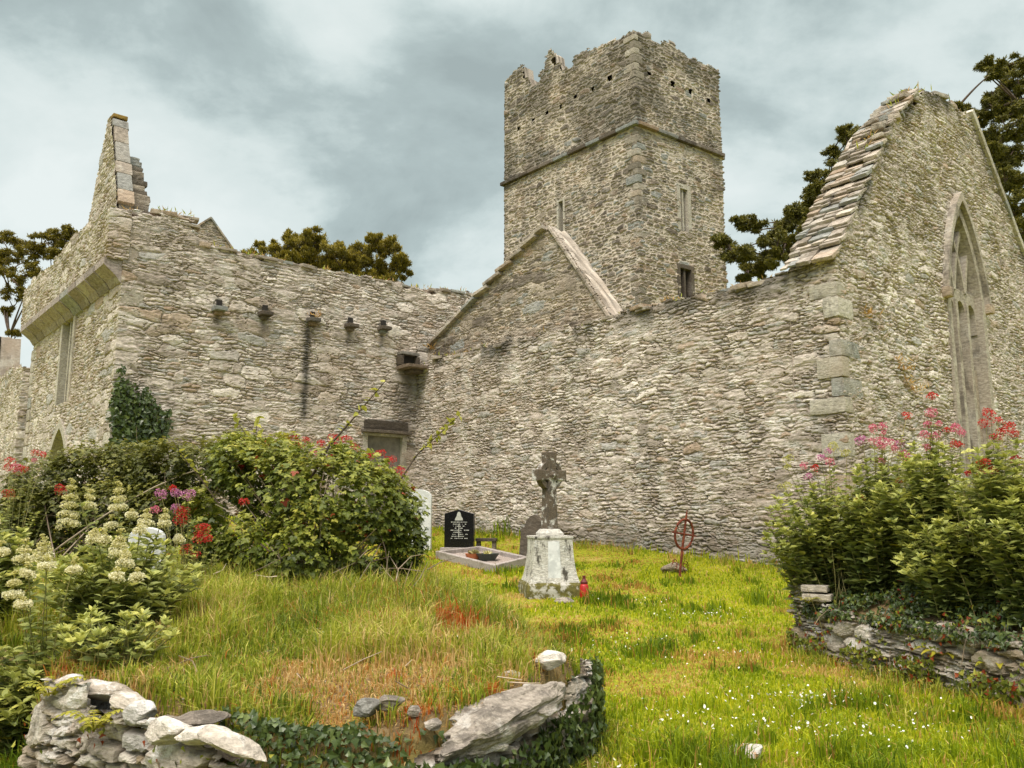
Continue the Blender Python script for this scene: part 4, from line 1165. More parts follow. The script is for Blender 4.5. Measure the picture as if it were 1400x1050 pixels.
# wrought iron grave marker
ib = at(928, 793, 15.9); ib = gp(ib[0], 15.9)
T = thing('iron_grave_marker', 'rusty leaning iron wheel cross standing in the lawn by the long wall', 'grave marker', ib)
lean = math.radians(9); A_ = yaw_axes(math.radians(36)); sx_ = unit(np.array([math.sin(lean), 0, math.cos(lean)])); hx = unit(A_[0] + EZ * .02)
hx = unit(hx - sx_ * (hx @ sx_))
mb = MB(); tube(mb, [ib - EZ * .1, ib + sx_ * .6, ib + sx_ * 1.17, ib + sx_ * 1.3], [.026, .026, .022, .006], 6); mb.build('shaft', M_RUST, T)
rc = ib + sx_ * .83; th = np.linspace(0, 2 * np.pi, 37)
mb = MB(); tube(mb, rc + .25 * np.cos(th)[:, None] * hx + .28 * np.sin(th)[:, None] * sx_, .024, 6); mb.build('ring', M_RUST, T)
mb = MB(); tube(mb, [rc - hx * .36, rc - hx * .30, rc + hx * .30, rc + hx * .36], [.004, .02, .02, .004], 6); mb.build('cross_bar', M_RUST, T)
mb = MB()
for sg in (-1, 1):
    for k_ in range(2):
        t = np.linspace(0, 5.2, 18); r_ = .13 * np.exp(-t * .28)
        tube(mb, gp(ib[0], ib[1]) + sx_ * (.20 + .05 * k_) + (np.array([[sg * .16, 0, 0]]) + np.stack([sg * r_ * np.cos(t), 0 * t, r_ * np.sin(t)], -1)) @ np.array([hx * .8, EY, EZ]), .008, 4)
mb.build('scrollwork', M_RUST, T)
sb = gp(*at(922, 776, 16.5)[:2]); mb = MB(); rock(mb, sb + EZ * .08, (.26, .14, .15), rng, 8)
tag(mb.build('marker_stone', M_BOULD, None, sb), 'low pale stone behind the rusty iron marker', 'stone')
sb = gp(*at(772, 826, 13.2)[:2]); mb = MB(); rock(mb, sb + EZ * .02, (.17, .12, .07), rng, 8)
tag(mb.build('loose_stone', M_BOULD, None, sb), 'small pale stone in the grass in front of the cross plinth', 'stone')
sb = gp(*at(1014, 1030, 5.6)[:2]); mb = MB(); rock(mb, sb + EZ * .06, (.17, .13, .10), rng, 12)
tag(mb.build('lawn_rock', simple('ochre_lichened_rock', (.50, .47, .43), .9, .3, 14, bump=.8, col2=(.42, .19, .05), c2amt=.9, c2scale=7), None, sb), 'whitish rock with orange lichen lying alone in the daisy lawn', 'rock')

# ------------------------------------------------------------------ rubble edging of the mound
mpts = [(-2.98, 6.2), (-2.80, 5.02), (-2.62, 4.86), (-1.92, 4.54), (-1.24, 4.10), (-.85, 4.08), (-.5, 4.19), (-.08, 4.58), (.29, 5.42), (.50, 5.78), (.55, 6.6)]
def mtopf(u):
    return np.interp(u, [0, 1.2, 1.4, 1.6, 2.2, 2.6, 3.0, 3.4, 3.75, 4.0, 4.5, 5.4, 5.9, 6.3], [.50, .56, .62, .54, .57, .48, .44, .30, .36, .44, .42, .46, .60, .50]) + .10 * (fbm(np.asarray(u) * 3, np.asarray(u) * 0, 4, 2) - .5)
EW = Wall(mpts, -.15, mtopf, .85, .016, .011, ST_FORE, 131)
T_E = thing('rubble_edging', 'low curved dry-stone edging holding up the overgrown mound in front', 'stone edging', gp(-1.2, 4.0))
EW.build('wall', M_FORE, T_E)
EW.core(T_E, M_FORE, .3, .02, EW.cum[-1] - .02, drop=.05, step=.08)
# capping stones lying on the edging, each its own thing
lab = {}
def edge_rock(px, py, Y, half, yaw, label, name='capping_stone', tilt=0.0, mat=None, dz=0.0, n=9):
    p = at(px, py, Y); A_ = rotz(yaw); c_, s_ = math.cos(tilt), math.sin(tilt)
    A_ = np.array([A_[0] * c_ + EZ * s_, A_[1], -A_[0] * s_ + EZ * c_])
    mb = MB(); rock(mb, p + EZ * dz, half, rng, n, A_, rough=.085)
    return tag(mb.build(name, mat or M_FORE, None, p - EZ * half[2]), label, 'stone', 'capping stones on the mound edging')
edge_rock(92, 938, 4.95, (.17, .12, .07), -.3, 'flat grey stone at the left corner of the mound edging')
edge_rock(140, 945, 4.85, (.22, .13, .06), -.35, 'long pale ledge stone right of the left corner on the edging')
edge_rock(180, 962, 4.65, (.16, .11, .055), -.4, 'grey wedge stone stepping down along the edging', tilt=-.15)
edge_rock(160, 938, 5.0, (.07, .05, .04), .3, 'small white stone sitting behind the long pale ledge stone', mat=M_BOULD)
edge_rock(265, 985, 4.35, (.19, .10, .045), .2, 'thin white-topped slab in the middle of the ruined edging', mat=M_BOULD, tilt=.1)
edge_rock(275, 1003, 4.22, (.14, .10, .05), .1, 'grey block under the thin white-topped slab')
edge_rock(232, 1000, 4.3, (.14, .10, .07), -.2, 'squarish tan stone beside the dark gap in the edging')
edge_rock(320, 1018, 4.1, (.19, .12, .06), -.35, 'tilted striped stone where the edging collapses', tilt=-.3)
edge_rock(195, 975, 4.55, (.10, .09, .08), .4, 'rough grey lump wedged in the edging near its left end')
edge_rock(500, 968, 4.45, (.09, .07, .05), -.3, 'pointed pale stone left of the rounded white pair', tilt=.3, mat=M_BOULD)
edge_rock(532, 962, 4.5, (.10, .08, .05), .15, 'rounded white stone on the mound left of the big slab', mat=M_BOULD)
edge_rock(565, 972, 4.45, (.05, .04, .03), .5, 'tiny white stone chip by the dry soil patch', mat=M_BOULD)
edge_rock(592, 990, 4.42, (.06, .045, .03), .2, 'flat pale chip at the low end of the big slab', mat=M_BOULD)
edge_rock(748, 903, 5.5, (.13, .10, .06), .2, 'brownish cap stone at the right corner of the mound', tilt=.1)
edge_rock(700, 922, 5.25, (.08, .06, .035), .3, 'small flat grey stone lying behind the big slab')
edge_rock(722, 940, 5.15, (.05, .04, .03), .8, 'little grey stone on the upper end of the big slab')
# the long slab
pA, pB = at(592, 1030, 4.32), at(752, 948, 5.15); d_ = unit(pB - pA); s_ = unit(np.cross(EZ, d_)); A_ = np.array([d_, s_, np.cross(d_, s_)])
mb = MB(); rock(mb, (pA + pB) / 2 + s_ * .02, (np.linalg.norm(pB - pA) / 2 + .13, .20, .125), rng, 34, A_, cuts=8, rough=.16, att=(.6, 1, .5, 0))
tag(mb.build('boulder_slab', M_BOULD, None, pA - EZ * .1), 'long pale boulder slab rising to the right along the mound edge', 'boulder')
# gravel chips on the bare soil of the mound
mb = MB()
for k in range(150):
    x, y = rng.uniform(-2.4, .3), rng.uniform(4.3, 6.2)
    if mound_mask(np.array(x), np.array(y)) < .9: continue
    p = gp(x, y); rock(mb, p + EZ * .004, rng.uniform(.005, .016, 3) * (1.2, 1, .6), rng, 2, rotz(rng.random() * 6), cuts=5)
tag(mb.build('stone_chips', M_FORE, None, gp(-.3, 5)), 'pale stone chips scattered over the bare soil of the mound', 'stone chips', kind='stuff')

# rubble retaining wall of the right bed
r0 = B0
def rb_top(u):
    return np.interp(u, [0, 1.6, 1.75, 2.2, 3.2, 4.4, 6], [.86, .90, .86, .62, .58, .60, .62]) + .10 * (fbm(np.asarray(u) * 2.5, np.asarray(u) * 0, 9, 2) - .5)
bpts = [B0 + BN * 1.6 - BE * .05, B0 - BE * .05, B0 + BE * 4.6]
# walk with the outside on the right hand: down the end face, then along the front
BW = Wall(bpts, -.15, rb_top, .95, .022, .012, dict(ST_FORE, sx=.26, sy=.075, ty=.035, pt=.35), 141)
T_B = thing('bed_wall', 'low rubble retaining wall under the red valerian on the right', 'retaining wall', gp(*(B0 + BE * 1.5 - BN * .1)))
BW.build('wall', M_FORE, T_B); BW.core(T_B, M_FORE, .3, .02, BW.cum[-1] - .02, drop=.05, step=.08)
for px, py, Y, hf, lb_ in ((1115, 804, 9.25, (.14, .12, .035), 'flat grey slate at the left end of the bed wall, topmost'), (1118, 816, 9.2, (.15, .12, .035), 'flat grey slate under the topmost one at the bed wall end')):
    mb = MB(); p = at(px, py, Y); block(mb, p, rotz(-.5), hf, rng, .12)
    tag(mb.build('capping_stone', M_FORE, None, p - EZ * .03), lb_, 'stone', 'flat stones at the end of the bed wall')

# ------------------------------------------------------------------ grass and daisies
rng = np.random.default_rng(5)
def blades(mb, x, y, hgt, wid, tint, lean=.5):
    n = len(x); z = ground(x, y)
    th = rng.random(n) * 2 * np.pi; le = rng.random(n) * lean
    dx, dy = np.cos(th), np.sin(th)
    ph = rng.random(n) * np.pi
    sx, sy = np.cos(ph) * wid, np.sin(ph) * wid
    P = np.stack([x, y, z - .01], -1)
    mid = P + np.stack([dx * le * hgt * .25, dy * le * hgt * .25, hgt * .6], -1)
    tip = P + np.stack([dx * le * hgt * .9, dy * le * hgt * .9, hgt * (1 - .35 * le)], -1)
    S = np.stack([sx, sy, 0 * sx], -1)
    V = np.stack([P - S, P + S, mid + S * .75, mid - S * .75, tip], 1).reshape(-1, 3)
    o = np.arange(n)[:, None] * 5
    mb.add(V, [o + np.array([0, 1, 2, 3]), o + np.array([3, 2, 4])], np.repeat(tint, 5, 0))
def wedge_pts(n, y0, y1, pw=1.0, xm=.70, pad=1.0):
    """ground points, thinner with distance"""
    t = rng.random(n); y = y0 * (y1 / y0) ** (t ** pw)
    x = (rng.random(n) * 2 - 1) * (xm * y + pad)
    return x, y
def in_plot(x, y):
    q = np.array([kA[:2], kB[:2], kC[:2], kD[:2]]); return poly_hole(q)(x, y)
x, y = wedge_pts(330000, 3.3, 27)
mm, bm = mound_mask(x, y), bed_mask(x, y)
wq = -((x - A0[0]) * b[0] + (y - A0[1]) * b[1]); wf = (x - A0[0]) * a[0] + (y - A0[1]) * a[1]
ok = (mm < .25) & (bm < .02) & ~in_plot(x, y) & (wq > .02) & (wf > .02)
x, y, wq = x[ok], y[ok], wq[ok]
straw = sst(.53, .64, fbm(x * .9, y * .9, 61) + .10 * (rng.random(len(x)) - .5) + .03 * (y > 6))
lush = fbm(x * .6 + 9, y * .6, 63)
t = np.zeros((len(x), 4)); t[:, 0] = np.clip(rng.normal(.5, .2, len(x)) + (lush - .5) * 1.1, 0, 1); t[:, 1] = 1; t[:, 3] = (rng.random(len(x)) < .06 + .75 * straw)
h = rng.uniform(.035, .085, len(x)) * (1 + .9 * sst(.55, .75, fbm(x * 1.3, y * 1.3, 64))) * (1 + 2.2 * np.exp(-wq / .30) * (rng.random(len(x)) < .5)) * (1 - .4 * straw)
h = h * (1 + 1.5 * sst(.60, .72, fbm(x * 2.3, y * 2.3, 66))); t[:, 0] = np.clip(t[:, 0] - .3 * sst(.58, .70, fbm(x * 2.3, y * 2.3, 66)), 0, 1)
h = h * (1 + 1.6 * ((mm[ok] > .01) & (y > 6)))
mb = MB(); blades(mb, x, y, h, .0018 + .00062 * y, t, .9)
tag(mb.build('lawn_grass', M_GRASS, None, np.zeros(3)), 'short yellow-green turf of the graveyard', 'grass', kind='stuff')
# long grass on the mound
x, y = wedge_pts(220000, 4.0, 14, 1.0, .6, .2)
mm = mound_mask(x, y)
nz_ = fbm(x * 1.2, y * 1.2, 71)
bare = sst(.54, .68, fbm(x * 1.1, y * 1.1, 72) + .20 * (y < 5.7) * (x > -2.2) - .10 * (y > 7.2) + .10 * np.exp(-((x + .05) / .35) ** 2 - ((y - 5.2) / .4) ** 2))
ok = (mm > .25) & (rng.random(len(x)) > bare * .45)
x, y, nz_, bare = x[ok], y[ok], nz_[ok], bare[ok]
tall = sst(5.4, 7.6, y) * (1 - .6 * bare)
h = rng.uniform(.04, .125, len(x)) * (1 + 1.6 * sst(.5, .7, nz_)) * (1 - .3 * bare) + tall * rng.uniform(.05, .26, len(x))
t = np.zeros((len(x), 4)); t[:, 0] = np.clip(rng.normal(.5, .25, len(x)) + (nz_ - .5), 0, 1); t[:, 1] = 1
red = sst(.62, .74, fbm(x * 2.1, y * 2.1, 75))
t[:, 3] = (rng.random(len(x)) < .12 + .62 * bare + .6 * red * (y < 7.5)); t[:, 0] = np.where(t[:, 3] > 0, np.clip(t[:, 0] * .9 - .55 * red + .25, 0, 1), t[:, 0])
mb = MB(); blades(mb, x, y, h, .0022 + .0004 * y, t, 1.1)
tag(mb.build('mound_grass', M_MGRASS, None, np.zeros(3)), 'rough dry grass with red tips growing over the mound', 'grass', kind='stuff')
n = 42000; x = rng.uniform(-2.9, .5, n); y = rng.uniform(4.05, 7, n); k = (mound_mask(x, y) > .3); x, y = x[k], y[k]; n = len(x)
th_ = rng.random(n) * 6.28; L_ = rng.uniform(.02, .07, n); t = tints(rng, n); t[:, 3] = 1; t[:, 0] = rng.uniform(.35, 1, n)
mb = MB(); leaves(mb, np.stack([x, y, ground(x, y) + rng.uniform(0, .02, n)], -1), np.stack([np.cos(th_), np.sin(th_), rng.uniform(-.1, .35, n)], -1), np.repeat(EZ[None], n, 0), L_, .0022, t, 'quad', .1)
tag(mb.build('dry_litter', M_MGRASS, None, np.zeros(3)), 'dead straw litter lying on the mound', 'litter', kind='stuff')
def tuft(mb, x0, y0, n, hh, sp, alt=0.0):
    x = x0 + rng.normal(size=n) * sp; y = y0 + rng.normal(size=n) * sp
    t = tints(rng, n); t[:, 3] = rng.random(n) < alt
    blades(mb, x, y, rng.uniform(.4, 1, n) * hh, .0042, t, 1.3)
mb = MB()
for px, py, Y, n, hh in ((395, 985, 4.6, 160, .22), (370, 1020, 4.15, 120, .2), (560, 850, 7.5, 260, .34), (300, 850, 7.2, 260, .38), (250, 840, 7.4, 200, .36), (420, 850, 7.8, 260, .36), (500, 860, 7.2, 200, .3), (600, 840, 8, 200, .36), (340, 900, 6.0, 140, .2),
                        (640, 850, 7.4, 180, .25), (480, 905, 6.0, 120, .18), (1180, 960, 7.3, 160, .22), (1110, 905, 8.9, 160, .2), (1260, 1000, 6.6, 160, .22), (1380, 1020, 6.0, 180, .25), (20, 1010, 4.6, 200, .25), (60, 1035, 4.2, 160, .22)):
    p = at(px, py, Y); tuft(mb, p[0], p[1], n, hh, .14 if Y > 5 else .07, .12)
for k in range(46):
    u = rng.uniform(.6, 6.2); p = EW.pt([u], 0, -rng.uniform(.12, .4))[0]; tuft(mb, p[0], p[1], 40, rng.uniform(.08, .2), .05, .35)
for k in range(60):
    u = rng.uniform(1.2, 6.3); p = EW.pt([u], 0, rng.uniform(.02, .25))[0]; tuft(mb, p[0], p[1], 40, rng.uniform(.10, .26), .05, .1)
for k in range(40):
    t_ = rng.uniform(.2, 4.4); p = B0 + BE * t_ - BN * rng.uniform(.05, .3); tuft(mb, p[0], p[1], 40, rng.uniform(.1, .26), .07, .15)
for k in range(70):
    ta_ = rng.uniform(2, 14.2); p = loc2(ta_, -rng.uniform(.05, .4)); tuft(mb, p[0], p[1], 24, rng.uniform(.12, .38), .10, .15)
for k in range(70):
    px = rng.uniform(240, 640); Y = rng.uniform(7.6, 9.2); p = at(px, 800, Y); tuft(mb, p[0], p[1], 70, rng.uniform(.25, .5), .12, .2)
tag(mb.build('grass_tufts', M_MGRASS, None, np.zeros(3)), 'taller grass tufts round the bushes and along the stone edging', 'grass', kind='stuff')
mb = MB()
pts = []
for px, py, Y, n, sx_, sy_ in ((1120, 985, 7.0, 130, .5, .35), (960, 850, 11.8, 90, .7, .5), (1060, 1000, 6.3, 70, .6, .35), (870, 820, 13, 50, 1, .6), (470, 885, 6.5, 60, .25, .2), (1200, 1020, 6.1, 70, .7, .3), (1000, 900, 9, 60, 1.4, .8), (900, 960, 6.6, 50, .8, .6), (850, 1020, 5.4, 40, .5, .4), (820, 860, 9.5, 50, .9, .6)):
    p = at(px, py, Y)
    pts.append(np.stack([p[0] + rng.normal(size=n) * sx_ * rng.uniform(.2, 1.1, n), p[1] + rng.normal(size=n) * sy_ * rng.uniform(.2, 1.1, n)], -1))
P = np.concatenate(pts); zz_ = ground(P[:, 0], P[:, 1]) + rng.uniform(.05, .10, len(P))
k = bed_mask(P[:, 0], P[:, 1]) < .05; P, zz_ = P[k], zz_[k]
n = len(P); th = np.arange(7) / 7 * 2 * np.pi; r_ = rng.uniform(.006, .0105, n)
tl = rng.normal(size=(n, 2)) * .5
ring_ = np.stack([np.cos(th)[None] * r_[:, None], np.sin(th)[None] * r_[:, None]], -1)
V = np.concatenate([P[:, None, :] + ring_, (zz_[:, None] + (ring_ * tl[:, None, :]).sum(-1))[..., None]], -1)
mb.add(V.reshape(-1, 3), np.arange(n)[:, None] * 7 + np.arange(7)[None, :], tints(rng, n * 7))
tag(mb.build('daisies', M_DAISY, None, np.zeros(3)), 'white daisies dotted through the lawn in drifts', 'daisies', kind='stuff')

# ------------------------------------------------------------------ shrubs
rng = np.random.default_rng(9)
def blobs_px(L):
    out = []
    for px, py, r, Y in L:
        p = at(px, py, Y); out.append((p, r * Y / F))
    return out
def surf_pts(bl, n, thick=.35, cut=.75):
    """points through the outer shell of a union of balls, with outward normals"""
    w_ = np.array([r ** 2 for _, r in bl]); k = rng.choice(len(bl), n, p=w_ / w_.sum())
    C = np.array([c for c, _ in bl])[k]; R_k = np.array([r for _, r in bl])[k]
    d = unit(rng.normal(size=(n, 3)))
    P = C + d * (R_k * (1 - thick * rng.random(n) ** 1.5) * rng.uniform(.84, 1.2, n))[:, None]
    keep = np.ones(n, bool)
    for i, (c, r) in enumerate(bl):
        keep &= (np.linalg.norm(P - c, axis=1) > r * cut) | (k == i)
    keep &= P[:, 2] > ground(P[:, 0], P[:, 1]) + .03
    return P[keep], d[keep]
def clump_keep(P, s=3.0, lo=.38, seed=3):
    v = (fbm(P[:, 0] * s + P[:, 2] * 1.7, P[:, 1] * s + P[:, 2] * s, seed, 3))
    return v > lo + .12 * rng.random(len(P))
def shrub(T, bl, n, L, Wd, mat, kind='ovate', tri=True, alt=0.0, lo=.40):
    P, d = surf_pts(bl, n)
    k = clump_keep(P, 3.2, lo, 5); P, d = P[k], d[k]
    m = len(P); N_ = unit(d * .6 + EZ * .8 + rng.normal(size=(m, 3)) * .35)
    D = unit(np.cross(N_, rng.normal(size=(m, 3))) + d * .4 - EZ * .25)
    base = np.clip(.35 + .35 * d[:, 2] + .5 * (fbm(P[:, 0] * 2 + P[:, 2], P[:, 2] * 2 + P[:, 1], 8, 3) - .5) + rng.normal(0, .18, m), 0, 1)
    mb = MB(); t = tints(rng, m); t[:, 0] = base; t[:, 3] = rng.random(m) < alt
    Ls = L * rng.uniform(.6, 1.25, m)
    S = unit(np.cross(D, N_))
    leaves(mb, P, D, N_, Ls, Ls * Wd, t, kind)
    if tri:
        for sg in (-1, 1):
            leaves(mb, P - D * .01, unit(D * .35 + S * sg), N_, Ls * .8, Ls * Wd * .8, t, kind)
    return mb.build('foliage', mat, T)
def stems_in(T, base, tips, mat, r0=.012, name='stems', jig=.12):
    mb = MB()
    for p in tips:
        q0 = np.array(base) + np.append(rng.normal(size=2) * jig, 0); q0[2] = float(ground(q0[0], q0[1])) - .03
        m1 = q0 * .45 + p * .55 + EZ * .15 * np.linalg.norm(p - q0) + rng.normal(size=3) * .05
        t = np.linspace(0, 1, 8)[:, None]
        c = q0 * (1 - t) ** 2 + m1 * 2 * t * (1 - t) + p * t ** 2
        tube(mb, c, np.linspace(r0, r0 * .35, 8), 5, (rng.random(), 1, .5, 0))
    return mb.build(name, mat, T)

def flower_head(T, c, r, mat, n=46, flat=.6, psz=.011, name='flower_head'):
    d = unit(rng.normal(size=(n, 3)) + EZ * .35)
    # several small domes make one head
    k = 5; cen = unit(rng.normal(size=(k, 3)) + EZ * .5) * r * .55 * np.array([1, 1, flat])
    P = cen[rng.integers(k, size=n)] + d * r * .5
    mb = MB(); leaves(mb, np.asarray(c) + P, unit(d + rng.normal(size=(n, 3)) * .5), unit(rng.normal(size=(n, 3))), psz * rng.uniform(.8, 1.4, n), psz * .55, tints(rng, n), 'quad', 0)
    return mb.build(name, mat, T)
def panicle(T, c, hgt, r, mat, tiers=5):
    """cream valerian: whorls stacked into a cone"""
    mb = MB(); r = r * .66; hgt = hgt * 1.1
    for i in range(tiers):
        t = i / max(1, tiers - 1); z = -hgt * t; rr = r * (.25 + .75 * t); m = int(2 + 7 * t)
        for q in range(m + (i > 0)):
            an = q / m * 6.283 + i + rng.normal() * .2; cr = (.012 + .010 * t) * rng.uniform(.8, 1.25); n = int(30 + 24 * t)
            cen = np.asarray(c) + np.array([math.cos(an) * rr * .75, math.sin(an) * rr * .75, z + rng.normal() * .010]) * (1 if q < m else np.array([0, 0, 1]))
            if q == m: cen = np.asarray(c) + EZ * (z + .012)
            d = unit(rng.normal(size=(n, 3)) + EZ * .5); P = cen + d * cr * np.array([1.15, 1.15, .75])
            tn = np.stack([np.clip(.12 + .55 * t + .25 * d[:, 2] + rng.normal(0, .12, n), 0, 1), np.ones(n), np.ones(n), np.zeros(n)], -1)
            leaves(mb, P, unit(d + rng.normal(size=(n, 3)) * .6), rdir(rng, n), .010 * rng.uniform(.8, 1.4, n), .006, tn, 'quad', 0)
            tube(mb, [np.asarray(c) + EZ * (z - .03), cen], .0018, 3, (.0, 1, .5, 0))
    tube(mb, [np.asarray(c), np.asarray(c) - EZ * hgt], .003, 3, (0, 1, .5, 0))
    return mb.build('flower_head', mat, T)
def valerian(name, label, cx, cy, nst, hgt, spread, mat=M_VAL, L=.075, wd=.24, heads=(), yellow=0.04, group=None, leanv=(0, 0), straw=.25, low=.12, dens=1.0):
    """a bushy clump: stems from one root, leaves in opposite pairs; heads: list of (point, radius, material) or ('p', point, height, radius, tiers)"""
    base = gp(cx, cy)
    T = thing(name, label, 'flowering plant', base, group)
    mbl, mbs = MB(), MB()
    tipsP = []
    for k in range(nst):
        r = math.sqrt(rng.random()) * spread; th = rng.random() * 2 * math.pi
        e = np.array([math.cos(th) * r + leanv[0], math.sin(th) * r + leanv[1], 0])
        tip = base + e + EZ * hgt * rng.uniform(.5, 1.0) * (1 - .35 * (r / spread) ** 2)
        tipsP.append(tip)
    tipsP += [np.asarray(h_[0] if h_[0] is not 'p' else h_[1]) for h_ in heads] if False else [np.asarray(h_[1]) if isinstance(h_[0], str) else np.asarray(h_[0]) for h_ in heads]
    for k, tip in enumerate(tipsP):
        hd = k >= nst
        bx = base[:2] + (tip[:2] - base[:2]) * .30 + rng.normal(size=2) * .04
        q0 = gp(bx[0], bx[1]) - EZ * .03
        m1 = np.array([(q0[0] * .7 + tip[0] * .3), (q0[1] * .7 + tip[1] * .3), q0[2] * .35 + tip[2] * .65])
        t = np.linspace(0, 1, 7)[:, None]; c = q0 * (1 - t) ** 2 + m1 * 2 * t * (1 - t) + tip * t ** 2
        tube(mbs, c, np.linspace(.0052, .0028, 7), 4, (np.clip(rng.normal(.35 + straw * (rng.random() < .5), .15), 0, 1), 1, .5, 0))
        ln = np.linalg.norm(tip - q0); npair = max(3, int(ln / .055 * dens))
        tt = np.linspace(low, .82 if hd else 1.0, npair) + rng.normal(0, .01, npair)
        if hd: tt = tt[::1]
        Pq = np.stack([np.interp(tt, t[:, 0], c[:, i]) for i in range(3)], -1)
        ang = rng.random() * 6 + np.arange(npair) * 1.57 + rng.normal(0, .3, npair)
        sz = L * (1.15 - .5 * tt) * rng.uniform(.7, 1.25, npair) * (.6 if hd else 1)
        for sg in (0, np.pi):
            D = np.stack([np.cos(ang + sg), np.sin(ang + sg), .55 - .2 * (1 - tt) + rng.normal(0, .22, npair)], -1)
            N_ = unit(EZ + rng.normal(size=(npair, 3)) * .25)
            tn = tints(rng, npair); tn[:, 0] = np.clip(.15 + .6 * tt + rng.normal(0, .17, npair), 0, 1); tn[:, 3] = rng.random(npair) < yellow * (tt < .5)
            leaves(mbl, Pq, D, N_, sz, sz * wd, tn, 'lance', .25)
        if not hd:   # leafy tip rosette
            n = 6; an = rng.random(n) * 6.28; D = np.stack([np.cos(an), np.sin(an), rng.uniform(.5, 1.6, n)], -1)
            tn = tints(rng, n); tn[:, 0] = rng.uniform(.6, 1, n)
            leaves(mbl, np.repeat(tip[None], n, 0), D, unit(EZ + rng.normal(size=(n, 3)) * .3), L * .55, L * .13, tn, 'lance', .2)
    mbl.build('foliage', mat, T); mbs.build('stems', M_STEM, T)
    for h_ in heads:
        if isinstance(h_[0], str): panicle(T, h_[1], h_[2], h_[3], M_CREAM, h_[4])
        else: flower_head(T, h_[0], h_[1] * 1.18, h_[2], int(90 * max(1, (h_[1] / .03) ** 1.3)), psz=.011)
    return T
def hp(px, py, Y, r_px, mat):
    return (at(px, py, Y), r_px * Y / F, mat)

# bramble in the middle, the darker hedge behind it
bl = blobs_px([(335, 650, 52, 9.6), (300, 700, 48, 9.6), (370, 665, 62, 9.4), (430, 680, 72, 9.2), (490, 690, 66, 9.2), (530, 705, 48, 9.3), (430, 745, 66, 9.0), (495, 755, 52, 9.1), (360, 740, 55, 9.2), (548, 745, 34, 9.3), (330, 620, 30, 9.8), (390, 625, 32, 9.8), (470, 640, 34, 9.7), (285, 740, 30, 9.4)])
T_BR = thing('bramble_bush', 'large rounded leafy bramble bush in the middle with arching canes', 'bush', gp(-2.2, 9.4), 'shrubs on the mound')
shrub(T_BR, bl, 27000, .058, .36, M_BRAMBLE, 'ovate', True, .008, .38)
cb_ = np.array([at(430, 790, 9.3)[0], 9.4])
stems_in(T_BR, [cb_[0], cb_[1], 0], [c + rng.normal(size=3) * r * .5 for c, r in bl for _ in range(5)], M_DRY, .010)
mb = MB()
for k in range(60):                                   # dead sticks low down
    p = np.array([*at(rng.uniform(290, 600), 800, rng.uniform(8.3, 9.3))[:2], 0]); p[2] = float(ground(p[0], p[1])) + rng.uniform(0, .35)
    d = unit(np.array([rng.normal(), rng.normal() * .5, rng.uniform(-.1, .9)])) * rng.uniform(.2, .6)
    tube(mb, [p, p + d * .5 + rng.normal(size=3) * .03, p + d], [.006, .005, .002], 4, (rng.random(), 1, .5, 0))
mb.build('dead_twigs', M_DRY, T_BR)
def cane(T, pts, Y, lv=14, r=.008, tip_tint=.95):
    P = np.array([at(x, y, Y_) for (x, y), Y_ in zip(pts, np.broadcast_to(Y, len(pts)))]); t = np.linspace(0, 1, len(P)); tt = np.linspace(0, 1, 16)
    C = np.stack([np.interp(tt, t, P[:, i]) for i in range(3)], -1)
    mb = MB(); tube(mb, C, np.linspace(r, r * .3, 16), 5, (.2, 1, .5, 0)); mb.build('cane', M_BARK, T)
    mb = MB(); n = lv * 3; ti = np.clip(1 - rng.random(n) ** 1.6 * .75, 0, 1); Q = np.stack([np.interp(ti, tt, C[:, i]) for i in range(3)], -1)
    tn = tints(rng, n); tn[:, 0] = rng.uniform(.75, 1, n)
    leaves(mb, Q, rdir(rng, n, .1), unit(EZ + rng.normal(size=(n, 3)) * .4), .085 * rng.uniform(.5, 1.2, n), .026, tn, 'ovate'); mb.build('cane_leaves', M_BRAMBLE, T)
cane(T_BR, [(425, 655), (450, 610), (485, 570), (526, 522)], 9.2, 9, .019)
cane(T_BR, [(545, 660), (570, 622), (595, 598), (628, 568)], 9.4, 12, .011)
cane(T_BR, [(300, 690), (275, 655), (250, 625), (235, 600)], 9.3, 5)
cane(T_BR, [(350, 640), (340, 600), (330, 585), (320, 570)], 9.6, 6)
cane(T_BR, [(400, 640), (360, 610), (350, 590), (352, 570)], 9.6, 6)
bl2 = blobs_px([(60, 668, 44, 13), (115, 655, 46, 13), (170, 648, 44, 13), (225, 645, 44, 12.6), (275, 640, 42, 12.2), (320, 630, 40, 11.8), (35, 700, 36, 12.6), (90, 700, 46, 12.6), (150, 700, 48, 12.6), (215, 700, 48, 12.4), (270, 690, 44, 12), (60, 735, 26, 12.4), (130, 735, 34, 12.4), (200, 730, 36, 12.2)])
T_HG = thing('dark_hedge', 'dense dark green shrub spreading behind the cream flowers on the left', 'bush', gp(-6.4, 12.6), 'shrubs on the mound')
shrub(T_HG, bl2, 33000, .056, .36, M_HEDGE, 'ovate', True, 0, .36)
stems_in(T_HG, [at(170, 700, 12.6)[0], 12.8, 0], [c for c, r in bl2 for _ in range(3)], M_DRY, .014, jig=.8)

